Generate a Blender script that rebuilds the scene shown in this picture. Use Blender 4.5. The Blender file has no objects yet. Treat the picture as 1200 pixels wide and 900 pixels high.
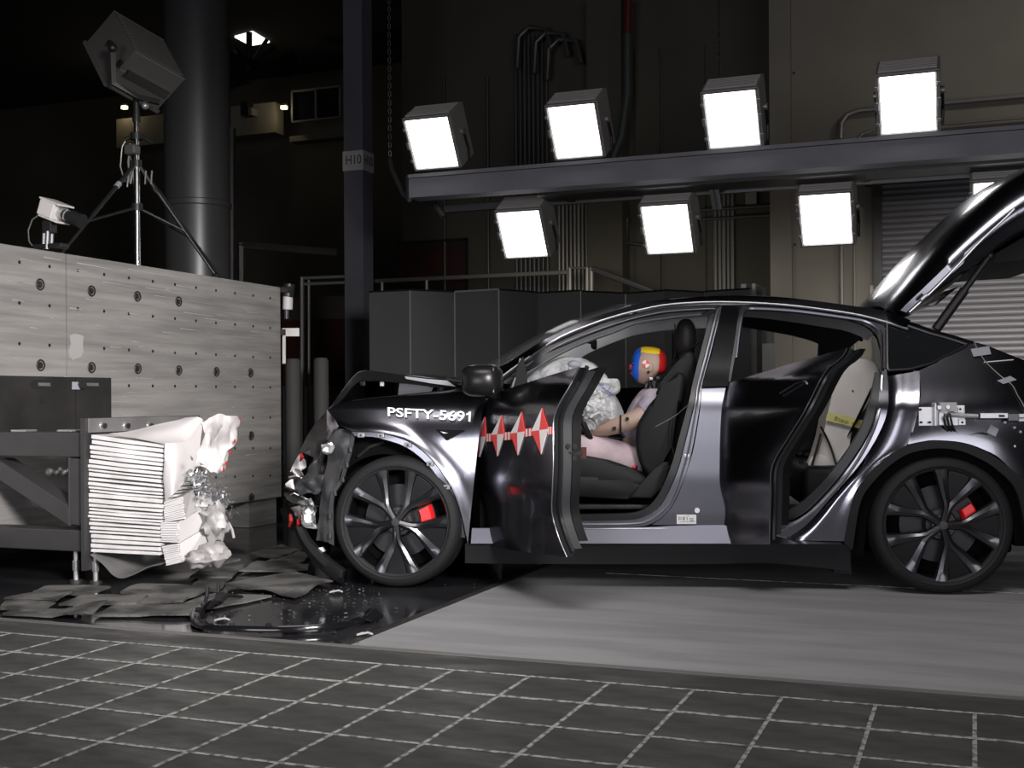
import bpy, bmesh, math, random
from mathutils import Vector, Matrix, noise
V = Vector
random.seed(7)
scene = bpy.context.scene
COL = scene.collection
# ------------------------------------------------------------------ camera
F = 1400.0                      # focal length in pixels of a 1200x900 frame
TH = math.radians(21.1)         # the camera looks 21 degrees left of the hall's depth axis
RHO = 0.0062
CAMH = 1.02
CX, CY = 600.0, 467.3
CP = V((0, 0, CAMH))
RIGHT = V((math.cos(TH), math.sin(TH), 0)); FWD = V((-math.sin(TH), math.cos(TH), 0)); UP = V((0, 0, 1))
cX = math.cos(RHO) * RIGHT - math.sin(RHO) * UP
cY = math.sin(RHO) * RIGHT + math.cos(RHO) * UP
cd = bpy.data.cameras.new('camera'); cam = bpy.data.objects.new('camera', cd); COL.objects.link(cam)
cam.matrix_world = Matrix(((cX.x, cY.x, -FWD.x, CP.x), (cX.y, cY.y, -FWD.y, CP.y), (cX.z, cY.z, -FWD.z, CP.z), (0, 0, 0, 1)))
cd.sensor_width = 36; cd.lens = F / 1200 * 36; cd.shift_y = (CY - 450) / 1200; cd.clip_start = .05; cd.clip_end = 200
scene.camera = cam
# ------------------------------------------------------------------ world, lamps, exposure
w = bpy.data.worlds.new('world'); scene.world = w; w.use_nodes = True
w.node_tree.nodes['Background'].inputs[0].default_value = (.5, .52, .6, 1)
w.node_tree.nodes['Background'].inputs[1].default_value = .010
scene.view_settings.view_transform = 'Standard'; scene.view_settings.look = 'None'
scene.view_settings.exposure = 0; scene.view_settings.gamma = 1; scene.view_settings.use_curve_mapping = False
def area(name, loc, target, sx, sy, power, col=(1, .97, .95), spread=math.pi):
    l = bpy.data.lights.new(name, 'AREA'); l.shape = 'RECTANGLE'; l.size = sx; l.size_y = sy; l.energy = power; l.color = col; l.spread = spread
    o = bpy.data.objects.new(name, l); COL.objects.link(o); o.location = loc
    o.rotation_euler = (V(target) - V(loc)).to_track_quat('-Z', 'Y').to_euler(); return o
area('hall_lamp_key', (-.8, 2.6, 5.6), (-1.4, 5.4, 0), 4.0, 1.8, 64, spread=math.radians(80))
area('hall_lamp_left', (1.6, .6, 2.6), (-4.9, 6.0, .8), 1.2, 1.0, 88, spread=math.radians(46))
area('wall_fill_back', (.6, 10.9, 2.95), (.3, 14.2, .6), 3.4, .3, 46, col=(1, .95, .87), spread=math.radians(76))  # unseen fill added behind the beam to brighten the lower right wall
area('side_fill_low', (-2.3, -4.1, 1.05), (-1.8, 6.2, .8), 3.8, 2.0, 120, col=(.93, .94, 1), spread=math.radians(120))  # added panel standing in for a bright wall behind the camera
area('side_fill_right', (4.2, -2.2, 1.5), (1.5, 6.1, .8), 4.2, 2.7, 55, col=(.95, .95, 1), spread=math.radians(100))  # weaker unseen panel, added so the rear quarter has something pale to reflect
area('wall_fill_rear', (-4.2, 13.2, 2.7), (-4.2, 15.6, 1.5), 3.6, .3, 9, col=(1, .93, .82), spread=math.radians(120))  # added out of sight behind the partition to lift the dark back wall
area('wall_fill_right', (4.0, 9.5, 6.8), (2.6, 14.2, 3.6), 2.0, .8, 40, col=(1, .94, .85), spread=math.radians(100))  # fill added high up for the dim beige wall
# ------------------------------------------------------------------ pixel <-> place
def ray(px, py):
    d = (px - CX) * cX - (py - CY) * cY + F * FWD
    return d / F                # unit step along the optical axis
def at_z(px, py, z): return CP + ray(px, py) * z
def on_floor(px, py, h=0.0):
    d = ray(px, py); return CP + d * ((h - CAMH) / d.z)
def on_y(px, py, Y): d = ray(px, py); return CP + d * (Y / d.y)
def on_x(px, py, X): d = ray(px, py); return CP + d * (X / d.x)
def on_plane(px, py, P, N):
    d = ray(px, py); return CP + d * ((P - CP).dot(N) / d.dot(N))
# ------------------------------------------------------------------ mesh helpers
def lerp(a, b, t): return a + (b - a) * t
def resample(pts, n, smooth=True):
    P = [V(p) for p in pts]
    if len(P) > 2 and smooth:
        Q = []
        for i in range(len(P) - 1):
            p0 = P[max(i - 1, 0)]; p1 = P[i]; p2 = P[i + 1]; p3 = P[min(i + 2, len(P) - 1)]
            for k in range(8):
                t = k / 8
                Q.append(.5 * ((2 * p1) + (p2 - p0) * t + (2 * p0 - 5 * p1 + 4 * p2 - p3) * t * t + (3 * p1 - p0 - 3 * p2 + p3) * t ** 3))
        Q.append(P[-1]); P = Q
    L = [0]
    for i in range(1, len(P)): L.append(L[-1] + (P[i] - P[i - 1]).length)
    out = []; j = 0
    for i in range(n):
        s = L[-1] * i / (n - 1)
        while j < len(P) - 2 and L[j + 1] < s: j += 1
        seg = L[j + 1] - L[j]
        out.append(P[j].lerp(P[j + 1], 0 if seg < 1e-9 else min(1, max(0, (s - L[j]) / seg))))
    return out
class MB:
    def __init__(s): s.bm = bmesh.new()
    def faces(s, vs, fs):
        b = [s.bm.verts.new(v) for v in vs]; out = []
        for f in fs:
            try: out.append(s.bm.faces.new([b[i] for i in f]))
            except ValueError: pass
        return b, out
    def box(s, c, size, rot=None, bevel=0):
        c = V(c); h = V(size) / 2; R = rot or Matrix.Identity(3)
        vs = [c + R @ V((x * h.x, y * h.y, z * h.z)) for x in (-1, 1) for y in (-1, 1) for z in (-1, 1)]
        b, f = s.faces(vs, [(0, 1, 3, 2), (4, 6, 7, 5), (0, 4, 5, 1), (2, 3, 7, 6), (0, 2, 6, 4), (1, 5, 7, 3)])
        if bevel:
            es = list({e for x in f for e in x.edges})
            bmesh.ops.bevel(s.bm, geom=es, offset=bevel, segments=2, affect='EDGES', profile=.5)
        return s
    def hexa(s, vs):            # 8 corners: bottom 4 (loop) + top 4 (loop)
        s.faces([V(v) for v in vs], [(3, 2, 1, 0), (4, 5, 6, 7), (0, 1, 5, 4), (1, 2, 6, 5), (2, 3, 7, 6), (3, 0, 4, 7)]); return s
    def tube(s, pts, r, n=8, closed=False, cap=True, flat=None):
        pts = [V(p) for p in pts]; rs = r if isinstance(r, (list, tuple)) else [r] * len(pts)
        rings = []; N = len(pts); nrm = None
        for i, p in enumerate(pts):
            a = pts[(i - 1) % N] if (closed or i) else p; b = pts[(i + 1) % N] if (closed or i < N - 1) else p
            t = (b - a).normalized() if (b - a).length > 1e-9 else V((0, 0, 1))
            if nrm is None:
                nrm = t.cross(V((0, 0, 1)));
                if nrm.length < .05: nrm = t.cross(V((1, 0, 0)))
            nrm = (nrm - t * nrm.dot(t)).normalized(); bi = t.cross(nrm)
            k = flat or 1
            rings.append([s.bm.verts.new(p + (nrm * math.cos(q * 2 * math.pi / n) + bi * math.sin(q * 2 * math.pi / n) * k) * rs[i]) for q in range(n)])
        for i in range(N if closed else N - 1):
            A, B = rings[i], rings[(i + 1) % N]
            for q in range(n): s.bm.faces.new((A[q], A[(q + 1) % n], B[(q + 1) % n], B[q]))
        if cap and not closed:
            s.bm.faces.new(rings[0][::-1]); s.bm.faces.new(rings[-1])
        return s
    def cyl(s, a, b, r, r2=None, n=16): return s.tube([a, b], [r, r if r2 is None else r2], n)
    def grid(s, g, closed_u=False, closed_v=False):
        nu, nv = len(g), len(g[0]); b = [[s.bm.verts.new(p) for p in row] for row in g]
        for i in range(nu if closed_u else nu - 1):
            for j in range(nv if closed_v else nv - 1):
                try: s.bm.faces.new((b[i][j], b[(i + 1) % nu][j], b[(i + 1) % nu][(j + 1) % nv], b[i][(j + 1) % nv]))
                except ValueError: pass
        return b
    def shell(s, g, g2):        # two grids joined round the border into one closed sheet
        A = s.grid(g); B = s.grid([r[:] for r in g2]); nu, nv = len(g), len(g[0])
        loop = [(i, 0) for i in range(nu)] + [(nu - 1, j) for j in range(1, nv)] + [(i, nv - 1) for i in range(nu - 2, -1, -1)] + [(0, j) for j in range(nv - 2, 0, -1)]
        for k in range(len(loop)):
            (i, j), (p, q) = loop[k], loop[(k + 1) % len(loop)]
            try: s.bm.faces.new((A[i][j], A[p][q], B[p][q], B[i][j]))
            except ValueError: pass
        return s
    def lathe(s, prof, M4, n=48, closed=False):   # prof = [(radius, along axis)], axis = M4's z
        g = [[M4 @ V((r * math.cos(q * 2 * math.pi / n), r * math.sin(q * 2 * math.pi / n), h)) for q in range(n)] for r, h in prof]
        s.grid(g, closed_u=closed, closed_v=True); return s
    def prism(s, loop, d, bevel=0, segs=3):
        loop = [V(p) for p in loop]; d = V(d); n = len(loop)
        b, f = s.faces(loop + [p + d for p in loop], [tuple(range(n - 1, -1, -1)), tuple(range(n, 2 * n))] + [(i, (i + 1) % n, n + (i + 1) % n, n + i) for i in range(n)])
        if bevel:
            es = list({e for x in f for e in x.edges})
            bmesh.ops.bevel(s.bm, geom=es, offset=bevel, segments=segs, affect='EDGES', profile=.5, clamp_overlap=True)
        return s
    def ball(s, c, r, seg=20, rings=12, fn=None, M3=None):
        c = V(c); r = V(r) if not isinstance(r, (int, float)) else V((r, r, r)); M3 = M3 or Matrix.Identity(3); g = []
        top = c + M3 @ V((0, 0, r.z)); bot = c - M3 @ V((0, 0, r.z))
        for i in range(1, rings):
            a = math.pi * i / rings; row = []
            for q in range(seg):
                p = V((math.sin(a) * math.cos(q * 2 * math.pi / seg), math.sin(a) * math.sin(q * 2 * math.pi / seg), math.cos(a)))
                k = fn(p) if fn else 1
                row.append(c + M3 @ V((p.x * r.x * k, p.y * r.y * k, p.z * r.z * k)))
            g.append(row)
        b = s.grid(g, closed_v=True); t = s.bm.verts.new(top); o = s.bm.verts.new(bot)
        for q in range(seg):
            s.bm.faces.new((t, b[0][q], b[0][(q + 1) % seg])); s.bm.faces.new((o, b[-1][(q + 1) % seg], b[-1][q]))
        return s
    def build(s, name, m, parent=None, smooth=False, xf=None):
        if xf is not None: bmesh.ops.transform(s.bm, matrix=xf, verts=s.bm.verts)
        bmesh.ops.remove_doubles(s.bm, verts=s.bm.verts, dist=1e-6)
        bmesh.ops.recalc_face_normals(s.bm, faces=s.bm.faces)
        me = bpy.data.meshes.new(name); s.bm.to_mesh(me); s.bm.free()
        ms = m if isinstance(m, (list, tuple)) else [m]
        for x in ms: me.materials.append(x)
        if smooth:
            me.shade_smooth()
            try: me.set_sharp_from_angle(angle=math.radians(40 if smooth is True else smooth))
            except Exception: pass
        o = bpy.data.objects.new(name, me); COL.objects.link(o)
        if parent is not None: o.parent = parent
        return o
def tag(o, label=None, cat=None, group=None, kind=None):
    if label: o['label'] = label
    if cat: o['category'] = cat
    if group: o['group'] = group
    if kind: o['kind'] = kind
    return o
def empty(name, loc, label=None, cat=None, group=None, kind=None):
    o = bpy.data.objects.new(name, None); COL.objects.link(o); o.location = loc; o.empty_display_size = .1
    return tag(o, label, cat, group, kind)
def keep(o, parent):            # parent a mesh whose vertices are in world space
    o.parent = parent; o.matrix_parent_inverse = parent.matrix_basis.inverted(); return o
def copy_tree(o, parent=None):
    c = o.copy(); COL.objects.link(c); c.parent = parent
    for ch in list(o.children): copy_tree(ch, c)
    return c
# ------------------------------------------------------------------ materials
MT = {}
def mat(name, col, rough=.5, metal=0, col2=None, cscale=6, cstretch=(1, 1, 1), bump=0, bscale=60, coat=0, coatr=.05, emit=0, alpha=1, spec=.5, rough2=None, detail=6, lo=.35, hi=.65):
    m = bpy.data.materials.new(name); m.use_nodes = True; nt = m.node_tree; b = nt.nodes['Principled BSDF']
    c4 = (*col, 1); b.inputs['Base Color'].default_value = c4; b.inputs['Roughness'].default_value = rough; b.inputs['Metallic'].default_value = metal
    b.inputs['Coat Weight'].default_value = coat; b.inputs['Coat Roughness'].default_value = coatr; b.inputs['Specular IOR Level'].default_value = spec
    b.inputs['Alpha'].default_value = alpha
    if emit: b.inputs['Emission Color'].default_value = c4; b.inputs['Emission Strength'].default_value = emit
    tc = nt.nodes.new('ShaderNodeTexCoord'); mp = nt.nodes.new('ShaderNodeMapping'); nt.links.new(tc.outputs['Object'], mp.inputs[0]); mp.inputs['Scale'].default_value = cstretch
    if col2 or rough2 is not None:
        n = nt.nodes.new('ShaderNodeTexNoise'); n.inputs['Scale'].default_value = cscale; n.inputs['Detail'].default_value = detail; nt.links.new(mp.outputs[0], n.inputs['Vector'])
        r = nt.nodes.new('ShaderNodeMapRange'); r.inputs[1].default_value = lo; r.inputs[2].default_value = hi; nt.links.new(n.outputs['Fac'], r.inputs[0])
        if col2:
            x = nt.nodes.new('ShaderNodeMix'); x.data_type = 'RGBA'; x.inputs[6].default_value = c4; x.inputs[7].default_value = (*col2, 1)
            nt.links.new(r.outputs[0], x.inputs[0]); nt.links.new(x.outputs[2], b.inputs['Base Color'])
        if rough2 is not None:
            y = nt.nodes.new('ShaderNodeMapRange'); y.inputs[3].default_value = rough; y.inputs[4].default_value = rough2
            nt.links.new(r.outputs[0], y.inputs[0]); nt.links.new(y.outputs[0], b.inputs['Roughness'])
    if bump:
        n = nt.nodes.new('ShaderNodeTexNoise'); n.inputs['Scale'].default_value = bscale; n.inputs['Detail'].default_value = 4; nt.links.new(mp.outputs[0], n.inputs['Vector'])
        bp = nt.nodes.new('ShaderNodeBump'); bp.inputs['Strength'].default_value = bump; bp.inputs['Distance'].default_value = .01
        nt.links.new(n.outputs['Fac'], bp.inputs['Height']); nt.links.new(bp.outputs[0], b.inputs['Normal'])
    MT[name] = m; return m
mat('paint', (.19, .187, .214), .21, 1.0, coat=.4, coatr=.03)
mat('paint_door', (.040, .040, .043), .5, .2)
mat('paint_flat', (.17, .17, .20), .34, .95, coat=.4)
mat('gloss_black', (.005, .005, .006), .14, 0, coat=.15, spec=.3)
mat('black_plastic', (.010, .010, .011), .55, bump=.15, bscale=200, spec=.2)
mat('black_soft', (.009, .009, .0095), .6, bump=.1, bscale=150, spec=.15)
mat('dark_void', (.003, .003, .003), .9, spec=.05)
mat('rubber', (.011, .011, .0115), .65, bump=.25, bscale=120, spec=.2)
mat('seal', (.008, .008, .009), .38)
mat('chrome_trim', (.32, .32, .34), .3, .9)
mat('rim_lip', (.03, .03, .032), .5, .3, spec=.3); mat('housing_glow', (.34, .32, .30), .6, .1); mat('rim', (.06, .06, .065), .3, .9, coat=.3)  # hanging lamp housings made paler, the lamps' glow put into their colour
mat('gloss_insert', (.005, .005, .0055), .22, spec=.12)
mat('brake_red', (.75, .012, .014), .35, coat=.4)
mat('brake_disc', (.03, .03, .032), .45, .8)
mat('white_print', (.75, .75, .75), .5)
mat('sticker_white', (.66, .64, .63), .55)
mat('sticker_red', (.68, .055, .05), .5)
mat('glass', (.28, .3, .3), .05, 0, alpha=.10)
mat('tint_glass', (.01, .011, .012), .06, 0, alpha=.93)
mat('headliner', (.75, .75, .75), .85, bump=.1, bscale=300)
mat('seat_leather', (.010, .010, .011), .5, bump=.12, bscale=220, spec=.16)
mat('seat_side', (.016, .016, .017), .55, spec=.16)
mat('flesh', (.34, .232, .185), .48)
mat('shirt', (.40, .35, .40), .8, col2=(.26, .22, .28), cscale=16, bump=.5, bscale=28)
mat('pants', (.46, .36, .385), .8, col2=(.36, .28, .31), cscale=10, bump=.4, bscale=24)
mat('blue', (.012, .10, .55), .5); mat('yellow', (.85, .58, .01), .5); mat('red_chalk', (.42, .012, .012), .4); mat('nose_red', (.5, .02, .015), .5)
mat('airbag', (.52, .52, .515), .55, col2=(.36, .37, .39), cscale=7, bump=1.0, bscale=40)
mat('foam_white', (.55, .52, .49), .6, col2=(.48, .45, .43), cscale=5)
mat('belt', (.018, .018, .018), .7)
mat('yellow_tape', (.52, .48, .17), .5, col2=(.40, .37, .12), cscale=14)
mat('tape_ink', (.25, .23, .07), .6)
mat('grey_tape', (.27, .27, .30), .6, bump=.2, bscale=40)
mat('bare_metal', (.55, .54, .55), .4, .7, bump=.1, bscale=60)
mat('foil', (.55, .55, .56), .28, .8, bump=.9, bscale=35)
mat('torn_plastic', (.020, .020, .022), .42, bump=.4, bscale=26, col2=(.035, .035, .037), cscale=9)
mat('torn_white', (.30, .29, .29), .5); mat('lens_red', (.22, .012, .012), .3)
mat('steel_plate', (.42, .40, .385), .46, .5, col2=(.25, .24, .232), cscale=4, cstretch=(1, .35, 5), bump=.15, bscale=24, rough2=.6, lo=.32, hi=.68, detail=12)
mat('steel_scratch', (.62, .6, .59), .4, .6)
mat('hole', (.006, .006, .006), .8)
mat('dark_steel', (.045, .042, .041), .48, .5, col2=(.028, .027, .026), cscale=3, bump=.1, bscale=30)
mat('frame_steel', (.027, .026, .027), .5, .2, col2=(.034, .033, .034), cscale=5)
mat('alu', (.42, .41, .41), .38, .75, col2=(.32, .31, .31), cscale=4)
mat('white_alu', (.36, .34, .34), .5, .1); mat('bumper_alu', (.25, .238, .238), .5, .1); mat('dull_clip', (.2, .2, .21), .5, .5); mat('mirror_black', (.006, .006, .006), .3, spec=.25)
mat('honey_white', (.60, .58, .58), .6, col2=(.48, .465, .465), cscale=8)
mat('honey_dark', (.05, .05, .05), .6)
mat('shred', (.42, .42, .44), .3, .8)
mat('carpet', (.105, .101, .097), .95, col2=(.018, .0175, .017), cscale=4.2, bump=.9, bscale=120, detail=9, lo=.42, hi=.6)
mat('light_housing', (.10, .095, .09), .5, .3)
mat('lamp_face', (1, .985, .98), .5, emit=4)
mat('clip_metal', (.34, .34, .34), .4, .7)
mat('beam_paint', (.20, .20, .22), .8, 0, col2=(.175, .175, .19), cscale=3, spec=.2)
mat('chain', (.12, .12, .12), .4, .8)
mat('pole_chrome', (.55, .55, .56), .2, 1)
mat('black_metal', (.02, .02, .021), .4, .3)
mat('camera_body', (.55, .52, .51), .5)
mat('cable', (.05, .06, .055), .6)
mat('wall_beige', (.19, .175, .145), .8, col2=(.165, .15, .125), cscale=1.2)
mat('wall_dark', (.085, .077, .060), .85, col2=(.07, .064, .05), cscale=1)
mat('ceiling_dark', (.02, .02, .02), .9)
mat('door_slat', (.15, .146, .16), .5, .2)
mat('pipe_grey', (.10, .10, .10), .45, .5)
mat('pipe_light', (.26, .25, .23), .4, .5)
mat('partition', (.072, .070, .069), .75, col2=(.060, .059, .058), cscale=1.5, cstretch=(1, 1, .3))
mat('partition_edge', (.22, .21, .21), .5)
mat('column_paint', (.10, .10, .118), .55)
mat('duct', (.11, .11, .115), .36, .5)
mat('sign_white', (.42, .40, .39), .7); mat('sign_ink', (.05, .045, .045), .7)
mat('red_wall', (.045, .006, .006), .8); mat('red_pipe', (.10, .008, .01), .6)
mat('window_frame', (.20, .19, .17), .6); mat('window_dark', (.012, .013, .016), .2)
mat('skylight', (1, 1, .96), .5, emit=1.6); mat('warm_lamp', (1, .85, .5), .5, emit=2.0)
mat('line_paint', (.27, .27, .26), .8, col2=(.07, .07, .067), cscale=30, bump=.1, lo=.46, hi=.60)
mat('poster', (.012, .012, .014), .5, col2=(.05, .008, .008), cscale=2.2)
# ------------------------------------------------------------------ floor (structure)
Y1 = on_floor(600, 770).y; X1 = on_floor(430, 748).x; Y2 = 4.115
def fl_mat(name, col, col2, rough, rough2, scale, stretch, bump, bscale, metal=0):
    return mat(name, col, rough, metal, col2=col2, cscale=scale, cstretch=stretch, bump=bump, bscale=bscale, rough2=rough2, lo=.40, hi=.60, detail=11)
fl_mat('concrete', (.23, .227, .235), (.175, .172, .178), .55, .75, 2.6, (.45, 2.0, 1), .12, 40)
fl_mat('edge_strip', (.12, .115, .112), (.09, .087, .084), .6, .8, 3, (.6, 3, 1), .1, 60)
fl_mat('tile_dark', (.052, .051, .048), (.028, .0275, .026), .42, .65, 5, (.6, 1.4, 1), .10, 70)
fl_mat('wet_black', (.014, .014, .017), (.026, .025, .027), .05, .22, 1.3, (.6, 1.6, 1), .03, 6)
fl = MB().box((0, 9, -.11), (40, 46, .2)).build('floor', MT['frame_steel']); tag(fl, kind='structure')
def slab(name, x0, x1, y0, y1, top, m, th=.03):
    o = MB().box(((x0 + x1) / 2, (y0 + y1) / 2, top - th / 2), (x1 - x0, y1 - y0, th)).build(name, MT[m], fl); return o
slab('concrete_runway', X1, 12, Y1, 20, 0, 'concrete', .02)
slab('glossy_pit_cover', -12, X1 - .006, Y1, 20, -.002, 'wet_black', .018)
slab('kerb_strip', -12, 12, Y1 - .045, Y1 - .004, .001, 'edge_strip', .02)
slab('asphalt_band', -12, 12, Y2 + .006, Y1 - .049, -.001, 'tile_dark', .02)
GS = .3048; GX0 = -1.525
tile_me = None
for i in range(-10, 11):
    for j in range(0, 9):
        x = GX0 + i * GS; y = Y2 - (j + 1) * GS
        if tile_me is None:
            o = MB().box((GS / 2, GS / 2, -.012), (GS - .004, GS - .004, .022)).build('floor_tile', MT['tile_dark'], fl); tile_me = o.data
        else:
            o = bpy.data.objects.new('floor_tile', tile_me); COL.objects.link(o); o.parent = fl
        o.location = (x, y, 0)
lx = MB().box((0, 0, 0), (.013, 9 * GS, .002)).build('painted_line', MT['line_paint'], fl)
first = True
for i in range(-10, 12):
    o = lx if first else lx.copy()
    if not first: COL.objects.link(o)
    first = False; o.parent = fl; o.location = (GX0 + i * GS, Y2 - 4.5 * GS, .001)
ly = MB().box((0, 0, 0), (21 * GS, .012, .002)).build('painted_line', MT['line_paint'], fl)
for j in range(0, 9):
    o = ly if j == 0 else ly.copy()
    if j: COL.objects.link(o)
    o.parent = fl; o.location = (GX0 + .5 * GS + (1.6 if j == 0 else 0) * 0, Y2 - j * GS, .0013)
    if j == 1: o.scale = (1, 1.5, 1)
# long painted line and rail slot beside the car's wheels
a = on_floor(800, 676); MB().box((4, a.y, .001), (12, .012, .002)).build('painted_line', MT['line_paint'], fl)
# edge angle along the runway's left side
MB().box((X1 - .02, Y1 + 2.2, .002), (.035, 4.4, .006)).build('edge_angle', MT['dark_steel'], fl)
# ------------------------------------------------------------------ walls, ceiling
YR, YD, YL = 14.2, 15.6, 21.0
xr = on_y(903, 200, YR).x
def struct(name, o): return tag(o, kind='structure')
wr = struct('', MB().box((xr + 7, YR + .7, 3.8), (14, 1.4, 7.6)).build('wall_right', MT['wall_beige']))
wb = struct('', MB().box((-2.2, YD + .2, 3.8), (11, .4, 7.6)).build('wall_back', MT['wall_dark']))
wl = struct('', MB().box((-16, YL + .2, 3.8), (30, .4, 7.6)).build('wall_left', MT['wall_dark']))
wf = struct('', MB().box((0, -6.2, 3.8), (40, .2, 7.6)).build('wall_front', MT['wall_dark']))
cg = struct('', MB().box((0, 9, 7.7), (44, 34, .2)).build('ceiling', MT['ceiling_dark']))
# wall panel seams, pilaster, conduits on the right wall
def wall_box(name, px0, py0, px1, py1, Y, d, m, parent):
    A = on_y(px0, py0, Y); B = on_y(px1, py1, Y); x0, x1 = min(A.x, B.x), max(A.x, B.x); z0, z1 = min(A.z, B.z), max(A.z, B.z)
    return MB().box(((x0 + x1) / 2, Y - d / 2, (z0 + z1) / 2), (x1 - x0, d, z1 - z0)).build(name, MT[m], parent)
xa = on_y(928, 200, YR).x
MB().box(((xr + xa) / 2, YR - .03, 3.8), (xa - xr, .06, 7.6)).build('pilaster', MT['wall_beige'], wr)
for q in range(8): MB().cyl((xa + .03, YR - .012, .8 + q * 1.0), (xa + .03, YR + .01, .8 + q * 1.0), .016, n=8).build('bolt', MT['dark_steel'], wr)
def pipe(name, pts, r, m, parent, n=8): return MB().tube(pts, r, n).build(name, MT[m], parent, smooth=True)
for k, (yy, r, x0) in enumerate(((130, .03, 985), (153, .018, 1002))):
    P = [on_y(x0, 162, YR - .08), on_y(x0 + 1, yy + 14, YR - .08), on_y(x0 + 8, yy + 4, YR - .08), on_y(x0 + 22, yy - 1, YR - .08), on_y(1110, yy - 12, YR - .08)]
    P[-1].z = P[-2].z; P.append(V((9, YR - .08, P[-2].z)))
    pipe('conduit', P, r, 'pipe_light', wr)
for px in (986, 1001):
    b = on_y(px, 300, YR - .06); pipe('conduit', [V((b.x, b.y, .2)), V((b.x, b.y, 3.2))], .022 if px == 986 else .012, 'pipe_light', wr)
wall_box('light_switch_strip', 1020, 335, 1027, 362, YR, .05, 'sign_white', wr)
# roller door
xd0 = on_y(1026, 250, YR).x; xd1 = xd0 + 3.6; zd = on_y(1060, 212, YR).z
dr = struct('', MB().box(((xd0 + xd1) / 2, YR - .02, zd / 2), (xd1 - xd0, .04, zd)).build('door_1', MT['dark_steel']))
sl = MB(); sw = xd1 - xd0 - .12
sl.grid([[V((x, -.028 - .016 * math.sin(math.pi * t), (t - .5) * .0635)) for x in (-sw / 2, sw / 2)] for t in (0, .12, .3, .5, .7, .88, 1)])
sl = sl.build('slat', MT['door_slat'], dr, smooth=True)
k = 0; z = zd - .05
while z > .05:
    o = sl if k == 0 else sl.copy()
    if k: COL.objects.link(o); o.parent = dr
    o.location = ((xd0 + xd1) / 2, YR - .02, z); z -= .067; k += 1
for x in (xd0 + .03, xd1 - .03): MB().box((x, YR - .06, zd / 2), (.09, .12, zd)).build('door_guide', MT['dark_steel'], dr)
MB().box(((xd0 + xd1) / 2, YR - .16, zd + .1), (xd1 - xd0 + .2, .3, .28)).build('door_hood', MT['dark_steel'], dr)
# dark back wall: conduit bundles, panels, stair rail
def vpipes(px0, px1, n, py0, py1, r, m):
    for i in range(n):
        px = lerp(px0, px1, i / max(1, n - 1)); a = on_y(px, py0, YD - .06); b = on_y(px, py1, YD - .06)
        pipe('conduit', [V((a.x, a.y, a.z)), V((a.x, a.y, b.z))], r * random.uniform(.8, 1.2), m, wb)
vpipes(604, 640, 8, 40, 350, .022, 'pipe_grey'); vpipes(655, 696, 10, 232, 350, .024, 'pipe_light'); vpipes(838, 858, 5, 225, 350, .024, 'pipe_light')
for yy in (246, 257):
    a = on_y(822, yy, YD - .12); b = on_y(905, yy - 6, YD - .12); pipe('conduit', [a, V((b.x, a.y, a.z))], .022, 'pipe_grey', wb)
for px in (571, 520): vpipes(px, px, 1, 90, 340, .02, 'pipe_grey')
wall_box('wall_panel', 696, 10, 738, 345, YD, .35, 'wall_dark', wb)
wall_box('wall_panel', 745, 60, 775, 345, YD, .04, 'wall_dark', wb); wall_box('wall_panel', 778, 60, 828, 345, YD, .04, 'wall_dark', wb)
wall_box('junction_box', 875, 226, 888, 240, YD - .1, .1, 'pipe_light', wb)
P = [on_y(752, 232, YD - .2), on_y(760, 250, YD - .2), on_y(780, 258, YD - .2)]; pipe('conduit', P, .035, 'pipe_grey', wb)
P = [on_y(735, 256, YD - .1), on_y(734, 285, YD - .1), on_y(760, 287, YD - .1)]; pipe('conduit', P, .03, 'pipe_grey', wb)
P = [on_y(736, 0, YD - .5), on_y(735, 40, YD - .5)]; pipe('red_standpipe', P, .05, 'red_pipe', wb)
P = [on_y(735, 40, YD - .5), on_y(735, 110, YD - .5), on_y(728, 160, YD - .5), on_y(718, 185, YD - .5)]; pipe('hose', P, .055, 'cable', wb)
for px, pz in ((620, 20), (640, 26), (655, 34)):
    P = [on_y(px - 14, pz + 60, YD - .3), on_y(px - 12, pz + 24, YD - .3), on_y(px, pz + 12, YD - .3), on_y(px + 20, pz + 14, YD - .3), on_y(px + 26, pz + 40, YD - .3)]
    pipe('conduit', P, .035, 'pipe_grey', wb)
# picture on the dark wall
po = wall_box('wall_picture', 466, 285, 547, 340, YD - .02, .03, 'poster', None); tag(po, 'dark framed picture with a faint red blur hanging on the back wall', 'picture')
c = po.data.vertices[0].co
A = on_y(466, 285, YD - .06); B = on_y(547, 340, YD - .06)
for (x0, z0, x1, z1) in ((A.x, A.z, B.x, A.z), (A.x, B.z, B.x, B.z), (A.x, A.z, A.x, B.z), (B.x, A.z, B.x, B.z)):
    MB().box(((x0 + x1) / 2, YD - .065, (z0 + z1) / 2), (abs(x1 - x0) + .03, .03, abs(z1 - z0) + .03)).build('picture_frame', MT['black_metal'], po)
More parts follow.
